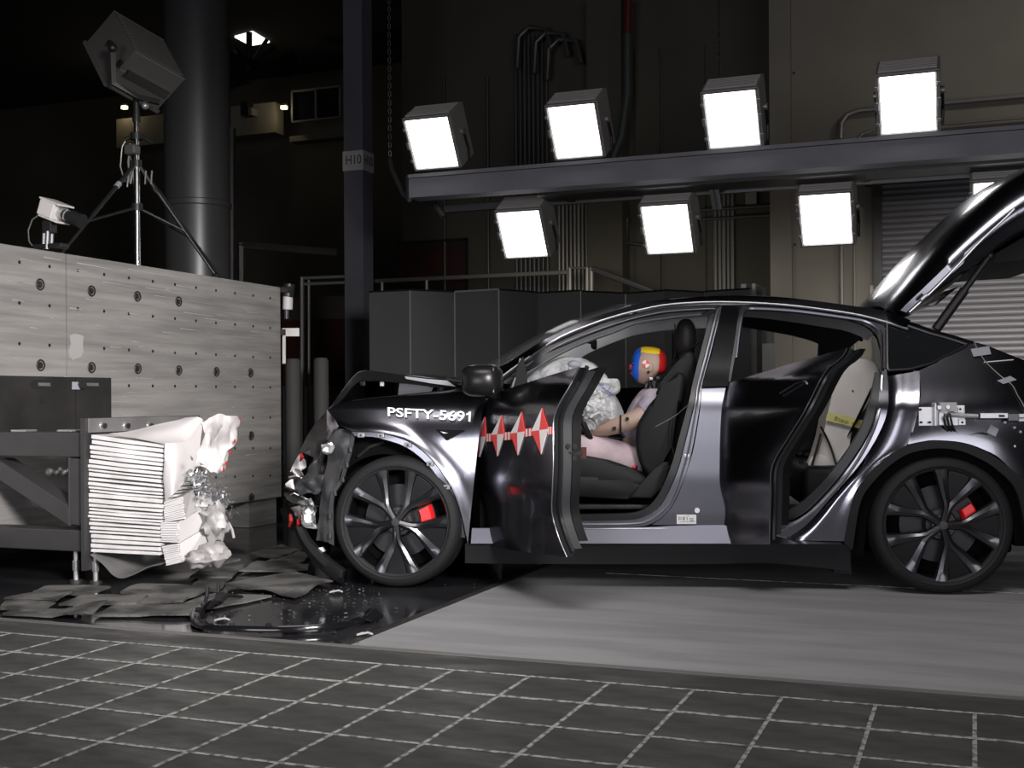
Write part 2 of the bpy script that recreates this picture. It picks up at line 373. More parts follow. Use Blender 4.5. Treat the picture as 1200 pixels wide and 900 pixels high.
# ------------------------------------------------------------------ stair rail behind the partition
rl = empty('handrail', on_y(560, 400, YD - .9), 'grey pipe handrail running along the back wall above the dark partition', 'railing')
Yh = YD - .9
def rp(px, py): return on_y(px, py, Yh)
rz = rp(600, 322).z
def bar(pts, r, nm='rail_bar', m='pipe_light'): keep(MB().tube(pts, r, 8).build(nm, MT[m], None, smooth=True), rl)
bar([V((rp(440, 322).x, Yh, rz)), V((rp(668, 322).x, Yh, rz))], .03)
bar([rp(668, 345), rp(668, 314), rp(688, 314), rp(688, 345)], .03)
bar([rp(693, 345), rp(693, 314)], .03)
bar([rp(694, 315), rp(765, 342)], .04, m='pipe_grey')
for px in (500,): bar([V((rp(px, 325).x, Yh, rz)), V((rp(px, 325).x, Yh, rz - .9))], .025, 'rail_post')
keep(MB().cyl(V((rp(440, 322).x + .1, Yh, 0)), V((rp(440, 322).x + .1, Yh, rz)), .025).build('rail_post', MT['pipe_light']), rl)
keep(MB().cyl(V((rp(688, 322).x, Yh, 0)), V((rp(688, 322).x, Yh, rz)), .025).build('rail_post', MT['pipe_light']), rl)
# ------------------------------------------------------------------ partition of upright dark panels
ZP = 11.6
pts = [432, 481, 532.6, 585, 629, 681, 732.7, 778.5, 825.6, 880]
tops = [341.5, 341.8, 341.2, 341, 342, 343, 343.2, 342.4, 341.2, 340]
zz = [11.7, 11.5, 11.75, 11.5, 11.8, 11.55, 11.8, 11.5, 11.75, 11.45]
pa = empty('partition_screen', at_z(650, 600, ZP), 'long dark grey folding partition screen standing behind the car', 'partition')
pa.location.z = 0
for i in range(len(pts) - 1):
    A = at_z(pts[i], tops[i], zz[i]); B = at_z(pts[i + 1], tops[i + 1], zz[i + 1])
    z1 = (A.z + B.z) / 2
    A.z = B.z = 0; d = (B - A).normalized(); n = V((-d.y, d.x, 0)) * .02; A += d * .006; B -= d * .006
    keep(MB().hexa([A, B, B + n, A + n] + [p + V((0, 0, z1)) for p in (A, B, B + n, A + n)]).build('panel', MT['partition']), pa)
    e = B + d * .006 - n * .3
    keep(MB().box(e + V((0, 0, z1 / 2)), (.012, .012, z1)).build('panel_hinge', MT['partition_edge' if i in (0, 1, 2, 4, 5) else 'black_metal']), pa)
    keep(MB().tube([A + V((0, 0, z1 + .006)), B + V((0, 0, z1 + .006))], .01, 6).build('panel_cap', MT['partition_edge' if i == 2 else 'black_metal']), pa)
fp = empty('folded_screen', at_z(884, 560, 11.9), 'stack of folded dark screen panels standing at the right end of the partition', 'partition'); fp.location.z = 0
for px, zz_, tp_, wd_, m_ in ((874, 11.9, 334, .05, 'pipe_light'), (880, 11.9, 333, .04, 'black_metal'), (885.5, 11.95, 333.5, .035, 'pipe_light'), (892, 12.0, 336, .06, 'black_metal'), (899, 12.2, 350, .10, 'pipe_grey')):
    t = at_z(px, tp_, zz_); keep(MB().box((t.x, t.y, t.z / 2), (wd_, .25, t.z)).build('panel', MT[m_]), fp)
wbx = at_z(901, 410, 11.5); o = MB().box((wbx.x, wbx.y, wbx.z / 2), (.11, .10, wbx.z + .12)).build('white_pedestal', MT['sign_white']); tag(o, 'small pale pedestal box seen through the rear window beside the folded screens', 'box')
# ------------------------------------------------------------------ columns
YC = 12.0
x0 = on_y(403, 200, YC).x; x1 = on_y(425, 200, YC).x; cw = x1 - x0
col = struct('', MB().box(((x0 + x1) / 2, YC + cw / 2, 3.8), (cw, cw, 7.6)).build('steel_column', MT['column_paint']))
tag(col, 'square grey steel column with an H10 sign band, left of the partition', 'column', kind='thing')
za, zb = on_y(412, 200, YC).z, on_y(412, 177, YC).z
sg = MB().box(((x0 + x1) / 2, YC + cw / 2, (za + zb) / 2), (cw + .02, cw + .02, zb - za)).build('sign_band', MT['sign_white'], col)
def text_mesh(body, size, ext=.0015, offset=0.0, spacing=1.0):
    cu = bpy.data.curves.new('t', 'FONT'); cu.body = body; cu.size = size; cu.extrude = ext; cu.offset = offset; cu.space_character = spacing
    cu.align_x = 'LEFT'; cu.resolution_u = 4
    o = bpy.data.objects.new('t', cu); COL.objects.link(o); dg = bpy.context.evaluated_depsgraph_get()
    me = bpy.data.meshes.new_from_object(o.evaluated_get(dg)); bpy.data.objects.remove(o); return me
def text_obj(name, body, size, M4, m, parent, fit=None, **k):
    me = text_mesh(body, size, **k)
    xs = [v.co.x for v in me.vertices]; ys = [v.co.y for v in me.vertices]; cx = (min(xs) + max(xs)) / 2; cy = (min(ys) + max(ys)) / 2
    kx = fit / (max(xs) - min(xs)) if fit else 1
    for v in me.vertices: v.co = M4 @ V(((v.co.x - cx) * kx, v.co.y - cy, v.co.z))
    me.materials.append(m); o = bpy.data.objects.new(name, me); COL.objects.link(o)
    if parent is not None: o.parent = parent
    return o
def frame4(o, x, y):
    x = V(x).normalized(); y = V(y).normalized(); z = x.cross(y); return Matrix(((x.x, y.x, z.x, o[0]), (x.y, y.y, z.y, o[1]), (x.z, y.z, z.z, o[2]), (0, 0, 0, 1)))
zc = (za + zb) / 2 + .01
text_obj('sign_lettering', 'H10', .15, frame4(((x0 + x1) / 2 + .012, YC - .0115, zc), (1, 0, 0), (0, 0, 1)), MT['sign_ink'], col, fit=cw * .82)
text_obj('sign_lettering', 'H10', .15, frame4((x1 + .0115, YC + cw / 2, zc), (0, 1, 0), (0, 0, 1)), MT['sign_ink'], col, fit=cw * .82)
# round steel column behind the barrier
YT = 10.6; xa, xb = on_y(199, 200, YT).x, on_y(264, 200, YT).x; rr = (xb - xa) / 2 * .97
rc = MB().lathe([(0, 0), (rr, 0), (rr, 3.05), (rr + .012, 3.06), (rr + .012, 3.11), (rr, 3.12), (rr, 7.6), (0, 7.6)], Matrix.Translation(((xa + xb) / 2, YT, 0)), 48).build('round_column', MT['duct'], None, smooth=True)
tag(rc, 'thick round grey steel column rising behind the steel barrier block', 'column')
# ------------------------------------------------------------------ left background
zm = on_y(305, 138, 19).z
wc = struct('', MB().box((on_y(235, 138, 19).x - .2, 19.2, zm), (3.6, .3, .56)).build('wall_mezzanine', MT['wall_beige']))
def mez(name, px0, py0, px1, py1, m, d=.06, Y=19.05): return wall_box(name, px0, py0, px1, py1, Y, d, m, wc)
wcx, wcz = on_y(370, 122, 18.9).x, on_y(370, 122, 18.9).z; ww, wh_ = on_y(398, 122, 18.9).x - on_y(342, 122, 18.9).x, on_y(370, 104, 18.9).z - on_y(370, 140, 18.9).z
win = struct('', MB().box((wcx, 18.95, wcz), (ww, .04, wh_)).build('window_1', MT['window_dark']))
for dx, dz, sx, sz in ((0, .5, 1, .05), (0, -.5, 1, .05), (-.5, 0, .035, 1), (.5, 0, .035, 1), (0, 0, .03, 1)): MB().box((wcx + dx * ww, 18.92, wcz + dz * wh_), (ww * sx, .06, wh_ * sz)).build('window_frame', MT['window_frame'], win)
MB().box((wcx, 19.2, wcz - .55), (ww * 1.3, .3, .1)).build('window_ledge', MT['wall_beige'], win)
mez('junction_box', 289, 122, 297, 137, 'black_metal', .2); mez('switch_box', 298, 129, 302, 137, 'pipe_light', .2)
for px in (333, 146):
    a = on_y(px, 126, 18.95); pl = MB().box(a, (.10, .08, .06)).build('wall_lamp', MT['warm_lamp']); tag(pl, 'small warm wall lamp left of the mezzanine window' if px == 333 else 'small warm wall lamp behind the tripod stand', 'lamp')
    MB().box(a + V((0, .04, .05)), (.16, .12, .04)).build('lamp_shade', MT['black_metal'], pl)
    l = bpy.data.lights.new('wall_lamp_light', 'POINT'); l.energy = 3; l.color = (1, .85, .5); l.shadow_soft_size = .05; lo = bpy.data.objects.new('wall_lamp_light', l); COL.objects.link(lo); lo.location = a + V((0, -.12, -.06)); lo.parent = pl
# skylight with roof truss in front
P = [on_plane(px, py, V((0, 0, 7.57)), V((0, 0, 1))) for px, py in ((275, 44), (296, 38), (316, 50), (294, 54))]
cxs = sum((p for p in P), V()) / 4
sk = MB().hexa([p + V((0, 0, 0)) for p in P] + [p + V((0, 0, .05)) for p in P]).build('window_2', MT['skylight']); tag(sk, kind='structure')
ct = sum(P, V()) / 4
tr = empty('roof_truss', ct + V((0, -.6, -.6)), 'dark steel roof truss under the small bright skylight', 'truss')
def tp(px, py): 
    d = ray(px, py); return CP + d * ((ct.y - 1.5) / d.y)
for a_, b_, r_ in (((240, 62), (340, 84), .09), ((262, 100), (345, 68), .12), ((292, 38), (292, 98), .06), ((313, 46), (285, 88), .04), ((276, 58), (290, 76), .04), ((322, 56), (300, 70), .04)):
    keep(MB().tube([tp(*a_), tp(*b_)], r_, 4).build('truss_bar', MT['black_metal']), tr)
# posts, bollards and a red wall between barrier and square column
rw = struct('', wall_box('wall_red', 335, 376, 406, 452, 16.5, .1, 'red_wall', None))
wb2 = struct('', wall_box('wall_low', 335, 350, 410, 376, 17.0, .1, 'wall_dark', None))
wall_box('wall_base', 335, 452, 406, 560, 16.5, .1, 'partition', rw)
for px, top, r in ((344, 420, .13), (377, 419, .13)):
    b = at_z(px, 560, 11.4); z1 = at_z(px, top, 11.4).z
    o = MB().lathe([(0, 0), (r * .55, 0), (r * .55, z1 - .03), (r * .45, z1 - .005), (0, z1)], Matrix.Translation((b.x, b.y, 0)), 24).build('bollard', MT['partition'], None, smooth=True)
    tag(o, 'dark steel bollard standing %s' % ('close to the barrier block\'s far edge' if px == 344 else 'beside the square H10 column'), 'bollard', 'bollards behind the barrier')
pr = empty('post_rail', at_z(353, 600, 12.4), 'dark post with horizontal rails left of the square H10 column', 'railing')
for a_, b_, r_ in (((354, 325), (354, 590), .022), ((362, 328), (362, 590), .014), ((352, 326), (404, 324), .018), ((352, 333), (404, 331), .018)):
    keep(MB().tube([at_z(*a_, 12.4), at_z(*b_, 12.4)], r_, 8).build('rail_bar', MT['pipe_grey']), pr)
gt = empty('lift_frame', at_z(280, 560, 13.5), 'dark steel frame post and beam right of the round column', 'frame')
for a_, b_, r_ in (((271, 150), (271, 574), .05), ((283, 285), (283, 574), .045), ((280, 287), (395, 296), .045), ((265, 60), (265, 574), .05)):
    keep(MB().tube([at_z(*a_, 13.5), at_z(*b_, 13.5)], r_, 6).build('frame_bar', MT['dark_steel']), gt)
# ------------------------------------------------------------------ steel barrier block
c0 = on_floor(330, 613); XB = c0.x; YB1 = c0.y; YB0 = 3.6
ZT = on_x(330, 337, XB).z
print('barrier', XB, YB1, ZT)
bb = empty('barrier_block', (XB - 1, (YB0 + YB1) / 2, 0), 'massive bare steel crash barrier block with rows of bolt holes, under the tripod lamp', 'barrier')
ys = on_x(78, 400, XB).y
for ya, yb in ((YB0, ys - .006), (ys + .006, YB1)):
    keep(MB().box((XB - .05, (ya + yb) / 2, (ZT + .22) / 2 + .0), (.1, yb - ya, ZT - .22)).build('face_plate', MT['steel_plate']), bb)
keep(MB().box((XB - 1.1, (YB0 + YB1) / 2, (ZT + .2) / 2 - .015), (2.0, YB1 - YB0 - .01, ZT - .2)).build('concrete_core', MT['concrete']), bb)
keep(MB().box((XB - 1.05, YB1 - .2, .115), (2.0, .4, .228)).build('foot', MT['steel_plate']), bb)
keep(MB().box((XB - 1.4, (YB0 + YB1) / 2 - .3, .115), (1.4, YB1 - YB0 - .8, .228)).build('foot', MT['dark_steel']), bb)
def plate_holes(pts, r, name, ring):
    n = 0
    for px, py in pts:
        p = on_x(px, py, XB)
        if p.y < YB0: continue
        m = MB(); m.cyl((p.x - .001, p.y, p.z), (p.x + .0015, p.y, p.z), r, n=12); o = keep(m.build(name, MT['hole']), bb)
        if ring:
            m = MB(); m.tube([V((XB + .003, p.y + math.cos(t * math.pi / 8) * r * 1.45, p.z + math.sin(t * math.pi / 8) * r * 1.45)) for t in range(16)], .006, 5, closed=True)
            keep(m.build('hole_ring', MT['dark_steel']), bb)
            m = MB(); m.cyl((XB, p.y, p.z), (XB + .006, p.y, p.z), r * .5, n=6); keep(m.build('hex_bolt', MT['dark_steel']), bb)
cols = [(68, 172, 315, 458), (174, 187, 325, 464), (273, 201, 335, 469), (366, 215, 344, 475), (453, 227, 353, 480), (537, 239, 362, 485), (615, 250, 370, 490), (689, 261, 378, 493), (759, 271, 385, 497), (826, 281, 391, 501), (890, 289, 397, 505), (950, 298, 403, 507)]
sm = []
for q, (x, a, b, c) in enumerate(cols):
    sm += [(x / 3, 250 + a / 3), (x / 3, 250 + b / 3), (x / 3, 250 + c / 3)]
    if q >= 4: sm.append((x / 3, 250 + (606 + (q - 4) * .8) / 3))
    if q >= 9: sm += [(x / 3, 250 + 718 / 3), (x / 3, 250 + 826 / 3)]
    if q >= 7: sm.append((x / 3, 450 + (330 - (q - 7) * 2) / 3))
plate_holes(sm, .011, 'bolt_hole', False)
plate_holes([(x / 3, 250 + y / 3) for x, y in ((140, 250), (321, 273), (482, 292), (627, 310), (142, 534), (321, 542), (484, 546), (628, 552), (760, 557), (880, 561), (882, 782))] + [(883 / 3, 450 + 400 / 3)], .022, 'bolt_hole', True)
# scratches and the pale scar on the face
def on_face(pts, name, m, off=.002):
    P = [on_x(px, py, XB + off) for px, py in pts]; mb = MB(); mb.prism(P, (.001, 0, 0)); return keep(mb.build(name, MT[m]), bb)
on_face([(82, 393), (87, 391), (93, 392), (98, 394), (97, 405), (98, 412), (95, 418), (90, 420), (85, 422), (82, 418), (81, 410), (83, 403)], 'scar', 'steel_scratch')
random.seed(3)
for px, py, L in ((170, 337, 75), (120, 330, 40), (180, 346, 70), (215, 366, 34), (240, 373, 50), (150, 315, 60), (90, 308, 40), (190, 389, 22), (200, 412, 14), (280, 414, 18), (150, 460, 8), (100, 350, 18), (20, 330, 25), (130, 295, 20), (120, 470, 30), (165, 300, 40)) + tuple((random.uniform(5, 300), random.uniform(300, 560), random.choice((4, 6, 9, 14, 22))) for _ in range(70)):
    e = on_x(px + L, py + L * .08 * (458 - py) / 120, XB).z; a = on_x(px, py, XB); b = on_x(px + L, py, XB); b.z = a.z - .002 * L * .1
    h = random.uniform(.0015, .0035)
    if max(a.z, b.z) > ZT - .02: continue
    keep(MB().prism([V((XB + .001, a.y, a.z - h)), V((XB + .001, b.y, b.z - h * .3)), V((XB + .001, b.y, b.z + h * .3)), V((XB + .001, a.y, a.z + h))], (.0008, 0, 0)).build('scratch', MT['steel_scratch']), bb)
# dark slotted adapter plate bolted on the face
def face_box(px0, py0, px1, py1, d, name, m, parent, off=0):
    A = on_x(px0, py0, XB); B = on_x(px1, py1, XB)
    return keep(MB().box((XB + off + d / 2, (A.y + B.y) / 2, (A.z + B.z) / 2), (d, abs(B.y - A.y), abs(A.z - B.z))).build(name, MT[m]), parent)
ap = empty('adapter_plate', on_x(60, 470, XB), 'dark slotted steel plate bolted to the lower left of the barrier block', 'plate')
a0 = on_x(-30, 442, XB); a1 = on_x(83, 442, XB); a2 = on_x(125, 443, XB); zb_ = on_x(83, 508, XB).z
for ya, yb in ((a0.y, a1.y - .004), (a1.y + .004, a2.y)):
    keep(MB().box((XB + .02, (ya + yb) / 2, (a1.z + zb_) / 2), (.034, yb - ya, a1.z - zb_)).build('plate', MT['dark_steel']), ap)
for (s0, s1, yy) in ((36, 64, 450.5), (91, 121, 450.5)):
    A = on_x(s0, yy, XB + .038); B = on_x(s1, yy, XB + .038); r = .028
    loop = [V((XB + .0385, A.y + r + r * math.cos(t), A.z + r * math.sin(t))) for t in [math.pi / 2 + math.pi * k / 8 for k in range(9)]] + [V((XB + .0385, B.y - r + r * math.cos(t), A.z + r * math.sin(t))) for t in [-math.pi / 2 + math.pi * k / 8 for k in range(9)]]
    keep(MB().prism(loop, (.001, 0, 0)).build('slot', MT['hole']), ap)
    c = lerp(A, B, .55); keep(MB().box((XB + .041, c.y, c.z), (.002, (B.y - A.y) * .5, .02)).build('slot_rim', MT['alu']), ap)
c = on_x(95, 450.5, XB + .04); keep(MB().cyl(c, c + V((.02, 0, 0)), .032, n=6).build('hex_bolt', MT['dark_steel']), ap)
c = on_x(51, 468, XB + .04); keep(MB().cyl(c, c + V((.002, 0, 0)), .022, n=12).build('bolt_hole', MT['hole']), ap)
face_box(78.5, 447.5, 88, 456.5, .002, 'grey_tape', 'grey_tape', ap, .0395)
# ------------------------------------------------------------------ honeycomb carrier frame
YH = 5.32
ft = on_floor(108, 690); print('foot', ft)
XP = on_y(101, 580, YH).x
fr = empty('barrier_carrier', (XP - .35, YH, 0), 'dark grey welded steel frame carrying the white honeycomb, bolted to the barrier block', 'frame')
def fbox(p0, p1, d, name, m='frame_steel', y=YH):
    A = on_y(*p0, y); B = on_y(*p1, y); A.x = max(A.x, XB + .045)
    return keep(MB().box(((A.x + B.x) / 2, y + d / 2, (A.z + B.z) / 2), (abs(B.x - A.x), d, abs(A.z - B.z)), bevel=.006).build(name, MT[m]), fr)
xl = -40
fbox((xl, 506), (99, 536), .14, 'beam'); fbox((xl, 616), (99, 647), .14, 'beam')
fbox((81, 537), (99, 616), .05, 'post'); fbox((79, 536), (82.5, 617), .14, 'post_flange')
for yb in (YH + .95,):
    fbox((xl, 506), (99, 536), .14, 'beam', y=yb); fbox((xl, 616), (99, 647), .14, 'beam', y=yb); fbox((81, 537), (99, 616), .14, 'post', y=yb)
A = on_y(-5, 537, YH); B = on_y(-5, 560, YH); C = on_y(81, 617, YH); D = on_y(81, 594, YH)
keep(MB().prism([A, B, C, D], (0, .14, 0), bevel=.005, segs=1).build('brace', MT['frame_steel']), fr)
A2 = on_y(-30, 521.5, YH); D2 = on_y(81, 594, YH)
for px in (12, 66): fbox((px, 503.5), (px + 17, 506.5), .1, 'weld_tab', 'alu')
zpt, zpb = on_y(101, 490, YH).z, on_y(101, 668, YH).z
keep(MB().box((XP, YH + .5, (zpt + zpb) / 2), (.022, 1.06, zpt - zpb)).build('backing_plate', MT['frame_steel']), fr)
for px, yy in ((89, 668), (112, 672)):
    b = on_y(px, 690, YH + .05); t = on_y(px, 648 if px < 100 else 660, YH + .05)
    keep(MB().cyl((t.x, YH + .05, 0.02), (t.x, YH + .05, .2), .014, n=10).build('leg_screw', MT['alu']), fr)
    keep(MB().cyl((t.x, YH + .05, 0.0), (t.x, YH + .05, .02), .035, n=16).build('foot', MT['dark_steel']), fr)
    keep(MB().box((t.x, YH + .05, .10), (.03, .03, .06), bevel=.006).build('leg_nut', MT['alu']), fr)
for i in range(6):
    a = at_z(56 + i * 5 + random.uniform(-2, 2), 552 + random.uniform(-2, 3), 7.2)
    keep(MB().ball(a, random.uniform(.012, .025), 8, 6).build('hose_fitting', MT['bare_metal'], None, smooth=True), fr)
keep(MB().box((XP - .35, YH + .93, .62), (.5, .04, .2)).build('cross_plate', MT['dark_steel']), fr)
# ------------------------------------------------------------------ honeycomb barrier
hb = empty('honeycomb_barrier', (XP + .25, YH + .5, 0.1), 'white layered aluminium honeycomb block with torn cladding, crushed on its carrier frame', 'barrier')
random.seed(11)
TL, TR, BL, BR = (106.5, 509.5), (193, 521), (104.5, 648.5), (186, 652.5)
NL = 27
hs = [random.choice((.8, 1, 1, 1.2)) for _ in range(NL)]; tot = sum(hs); acc = 0
for i in range(NL):
    t0 = acc / tot; acc += hs[i]; t1 = acc / tot - .011
    bow = -3.2 * math.sin(math.pi * min(1, (t0 + .1))) + random.uniform(-1, 1)
    def q(t, s):
        px = lerp(lerp(TL[0], TR[0], s), lerp(BL[0], BR[0], s), t) + (bow if s == 0 else random.uniform(-1.6, 1.2)); py = lerp(lerp(TL[1], TR[1], s), lerp(BL[1], BR[1], s), t)
        return on_y(px, py, YH)
    a, b, c, d = q(t0, 0), q(t0, 1), q(t1, 1), q(t1, 0); j = random.uniform(0, .012)
    # mid kink
    m0 = (a + b) / 2 + V((0, 0, random.uniform(-.004, .004))); m1 = (c + d) / 2 + V((0, 0, random.uniform(-.004, .004)))
    loop = [p + V((0, j, 0)) for p in (a, m0, b, c, m1, d)]
    keep(MB().prism(loop, (0, .36, 0), bevel=.0025, segs=1).build('honeycomb_layer', MT['honey_white']), hb)
a, b, c, d = [on_y(px, py, YH + .03) for px, py in ((108, 512), (189, 523), (182, 651), (107, 647))]
keep(MB().prism([a, b, c, d], (0, .32, 0)).build('honeycomb_core', MT['honey_dark']), hb)
# aluminium mounting flange with bolts
zf0, zf1 = on_x(104, 507, XP + .03).z, on_x(104, 490.5, XP + .03).z
keep(MB().box((XP + .02, YH + .5, (zf0 + zf1) / 2), (.012, 1.0, zf1 - zf0)).build('mounting_flange', MT['alu']), hb)
for px in (121.5, 149, 176.5):
    p = on_x(px, 499, XP + .03); keep(MB().cyl(p, p + V((.012, 0, 0)), .017, n=6).build('hex_bolt', MT['dark_steel']), hb)
    keep(MB().cyl(p - V((.004, 0, 0)), p + V((.003, 0, 0)), .026, n=16).build('washer', MT['alu']), hb)
# drooping bottom sheet
def sheet(rows, name, m, th=.004, crumple=0, seed=0, parent=hb, nu=18, nv=14, sc=6):
    # rows: list of lists of (px,py,y) at depth y
    R = [resample([on_y(px, py, y) for px, py, y in r], nu) for r in rows]
    G = [resample([R[k][i] for k in range(len(R))], nv) for i in range(nu)]
    g2 = []
    for i in range(nu):
        row = []
        for j in range(nv):
            p = G[i][j]; k = crumple
            o = noise.noise_vector(p * sc + V((seed, 0, 0))) * k + noise.noise_vector(p * sc * 2.6 + V((seed, 9, 0))) * k * .45
            row.append(p + o)
        g2.append(row)
    n = (g2[1][0] - g2[0][0]).cross(g2[0][1] - g2[0][0]).normalized() * th
    return keep(MB().shell(g2, [[p + n for p in r] for r in g2]).build(name, MT[m], None, smooth=60), parent)
bot = [(106, 650), (120, 660), (132, 673), (143, 677), (158, 672), (174, 664), (188, 661)]
bp_ = resample([on_y(x, y, YH - .004) for x, y in bot], 24)
gb = [[p + V((0, d, .05 * d / .4)) for d in (0, .1, .2, .3, .4)] for p in bp_]
keep(MB().shell(gb, [[p - V((0, 0, .004)) for p in r] for r in gb]).build('bottom_sheet', MT['alu'], None, smooth=60), hb)
# torn cladding sheets, in front of the honeycomb's right side
XR = on_y(193, 525, YH).x
def cs(px, py, e): return (px, py, max(YH - .02, on_x(px, py, XR + e).y))
sheet([[(128, 508.5, YH - .01), (165, 502, YH + .04), (200, 494, YH + .12), (217, 489.5, YH + .18)],
       [(160, 513.5, YH - .02), (185, 507, YH + .03), (212, 499, YH + .12), (232, 489, YH + .2)],
       [(192, 520.5, YH - .01), cs(205, 519, .04), cs(222, 513, .07), cs(238, 492, .09)]], 'cladding_sheet', 'white_alu', .003, .005, 1)
sheet([[cs(193, 520.5, .01), cs(205, 519, .04), cs(222, 513, .07), cs(238, 492, .09)],
       [cs(192, 555, .02), cs(204, 552, .06), cs(219, 545, .08), cs(234, 530, .10)],
       [cs(193, 588, .02), cs(201, 580, .06), cs(209, 574, .07), cs(225, 556, .09)]], 'cladding_sheet', 'white_alu', .003, .007, 2)
sheet([[cs(236, 491, .09), cs(248, 488, .14), cs(262, 487.5, .2), cs(276, 489, .26), cs(283, 498, .28)],
       [cs(238, 508, .10), cs(248, 514, .13), cs(258, 507, .22), cs(270, 512, .2), cs(278, 515, .25)],
       [cs(234, 530, .10), cs(244, 531, .13), cs(254, 530, .17), cs(264, 533, .2), cs(270, 530, .24)],
       [cs(226, 549, .09), cs(236, 549, .12), cs(246, 550, .16), cs(256, 552, .18), cs(263, 551, .22)]], 'cladding_sheet', 'white_alu', .003, .028, 3, sc=11)
for px, py in ((281, 493), (275, 517), (270, 530), (265, 543), (262, 550)):
    p = on_x(px, py, XR + .25); keep(MB().ball(p, (.004, .008, .013), 6, 5).build('red_edge_paint', MT['red_chalk'], None), hb)
# three crushed bumper blocks
def bumper(front, side, n, seed):
    random.seed(seed); yf = YH + .02
    f = [on_y(px, py, yf) for px, py in front]                       # tl, tr, br, bl on the near end
    s = [on_x(px, py, XR + e) for px, py, e in side]                      # far tr, far br
    bl = V((f[3].x, s[1].y, f[3].z)); tl = V((f[0].x, s[0].y, f[0].z))
    o = keep(MB().hexa([f[3], f[2], s[1], bl, f[0], f[1], s[0], tl]).build('bumper_block', MT['bumper_alu']), hb)
    for k in range(n):
        t0 = k / n; t1 = (k + .78) / n
        L = [lerp(f[0], f[3], t0), lerp(f[1], f[2], t0), lerp(f[1], f[2], t1), lerp(f[0], f[3], t1)]
        keep(MB().prism([p + V((random.uniform(-.004, .004), -.016, 0)) for p in L], (0, .02, 0)).build('bumper_layer', MT['honey_white']), hb)
bumper([(194.5, 588), (214, 582), (217, 608), (195, 612)], [(226, 573, .10), (234, 596, .14)], 12, 1)
bumper([(190.5, 612), (209.5, 611), (210.5, 636), (191, 635)], [(236, 597, .16), (241, 618, .18)], 12, 2)
bumper([(192, 640), (210, 637), (214.5, 659), (197, 663)], [(242, 618, .18), (248, 643, .2)], 10, 3)
def lump(px, py, y, r, seed, m, name, amp=.35, sc=2.2):
    c = on_x(px, py, XR + y); keep(MB().ball(c, r, 22, 14, fn=lambda p: 1 + amp * noise.noise(p * sc + V((seed, 0, 0)))).build(name, MT[m], None, smooth=50), hb)
lump(251, 650, .22, (.08, .09, .07), 4, 'bumper_alu', 'crushed_end'); lump(252, 612, .22, (.075, .07, .1), 8, 'bumper_alu', 'crushed_end', .5)
lump(238, 590, .14, (.05, .05, .06), 12, 'bumper_alu', 'crushed_end', .6); lump(234, 655, .2, (.07, .08, .05), 15, 'bumper_alu', 'crushed_end', .4)
# shredded foil: many small bent flakes, nobody could count them
random.seed(5); m = MB()
for k in range(420):
    t = random.random(); px = lerp(224, 268, t) + random.gauss(0, 5); py = lerp(556, 592, t) + random.gauss(0, 6 + 3 * t); c = on_x(px, py, XR + .16 + random.gauss(0, .03))
    d = V((random.gauss(0, 1), random.gauss(0, 1), random.gauss(0, 1))).normalized() * random.uniform(.008, .02); e = V((random.gauss(0, 1), random.gauss(0, 1), random.gauss(0, 1))).normalized() * random.uniform(.004, .010)
    m.faces([c - d, c + e, c + d + V((0, 0, .006)), c - e], [(0, 1, 2), (0, 2, 3)])
sh = keep(m.build('shredded_foil', MT['shred']), hb); tag(sh, kind='stuff')
keep(MB().tube([on_x(262, 612, XR + .26), on_x(268, 613, XR + .26), on_x(272, 621, XR + .27), on_x(274, 630, XR + .27)], .008, 8).build('loose_strip', MT['white_alu'], None, smooth=True), hb)
# ------------------------------------------------------------------ floodlights
FW, FH, FD, TILT = .45, .48, .33, math.radians(32)
def make_flood():
    R = empty('floodlight', (0, 0, 0)); M3 = Matrix.Rotation(TILT, 3, 'X'); X = M3.to_4x4()   # front faces -Y, tipped downwards
    m = MB(); t = .012
    for c, s in (((0, FD / 2, FH / 2), (FW, FD, t)), ((0, FD / 2, -FH / 2), (FW, FD, t)), ((-FW / 2, FD / 2, 0), (t, FD, FH)), ((FW / 2, FD / 2, 0), (t, FD, FH)), ((0, FD, 0), (FW, t, FH))): m.box(c, s)
    m.build('housing', MT['housing_glow'], R, xf=X)
    for k in range(6): MB().box((0, .05 + k * .045, FH / 2 + .012), (FW * .94, .008, .018)).build('cooling_fin', MT['housing_glow'], R, xf=X)
    MB().box((0, .004, 0), (FW * .88, .01, FH * .92)).build('lamp_face', MT['lamp_face'], R, xf=X)
    for s in (-1, 1):
        MB().box((s * (FW / 2 - .008), -.006, 0), (.016, .014, FH)).build('face_frame', MT['clip_metal'], R, xf=X)
        MB().box((0, -.006, s * (FH / 2 - .006)), (FW, .014, .012)).build('face_frame', MT['clip_metal'], R, xf=X)
        for k in (-.3, 0, .3): MB().box((s * (FW / 2 + .002), -.012, k * FH), (.026, .016, .07 if k == 0 else .03), bevel=.004).build('clip', MT['clip_metal'], R, xf=X)
        MB().tube([(s * (FW / 2 + .02), FD * .55, .02), (s * (FW / 2 + .02), FD * .62, -.14), (s * (FW / 2 + .015), FD * .5, -.25)], .012, 6).build('yoke_arm', MT['black_metal'], R, xf=X)
        MB().cyl((s * (FW / 2), FD * .5, .03), (s * (FW / 2 + .035), FD * .5, .03), .03, n=14).build('tilt_knob', MT['clip_metal'], R, xf=X)
    return R
fl0 = make_flood()
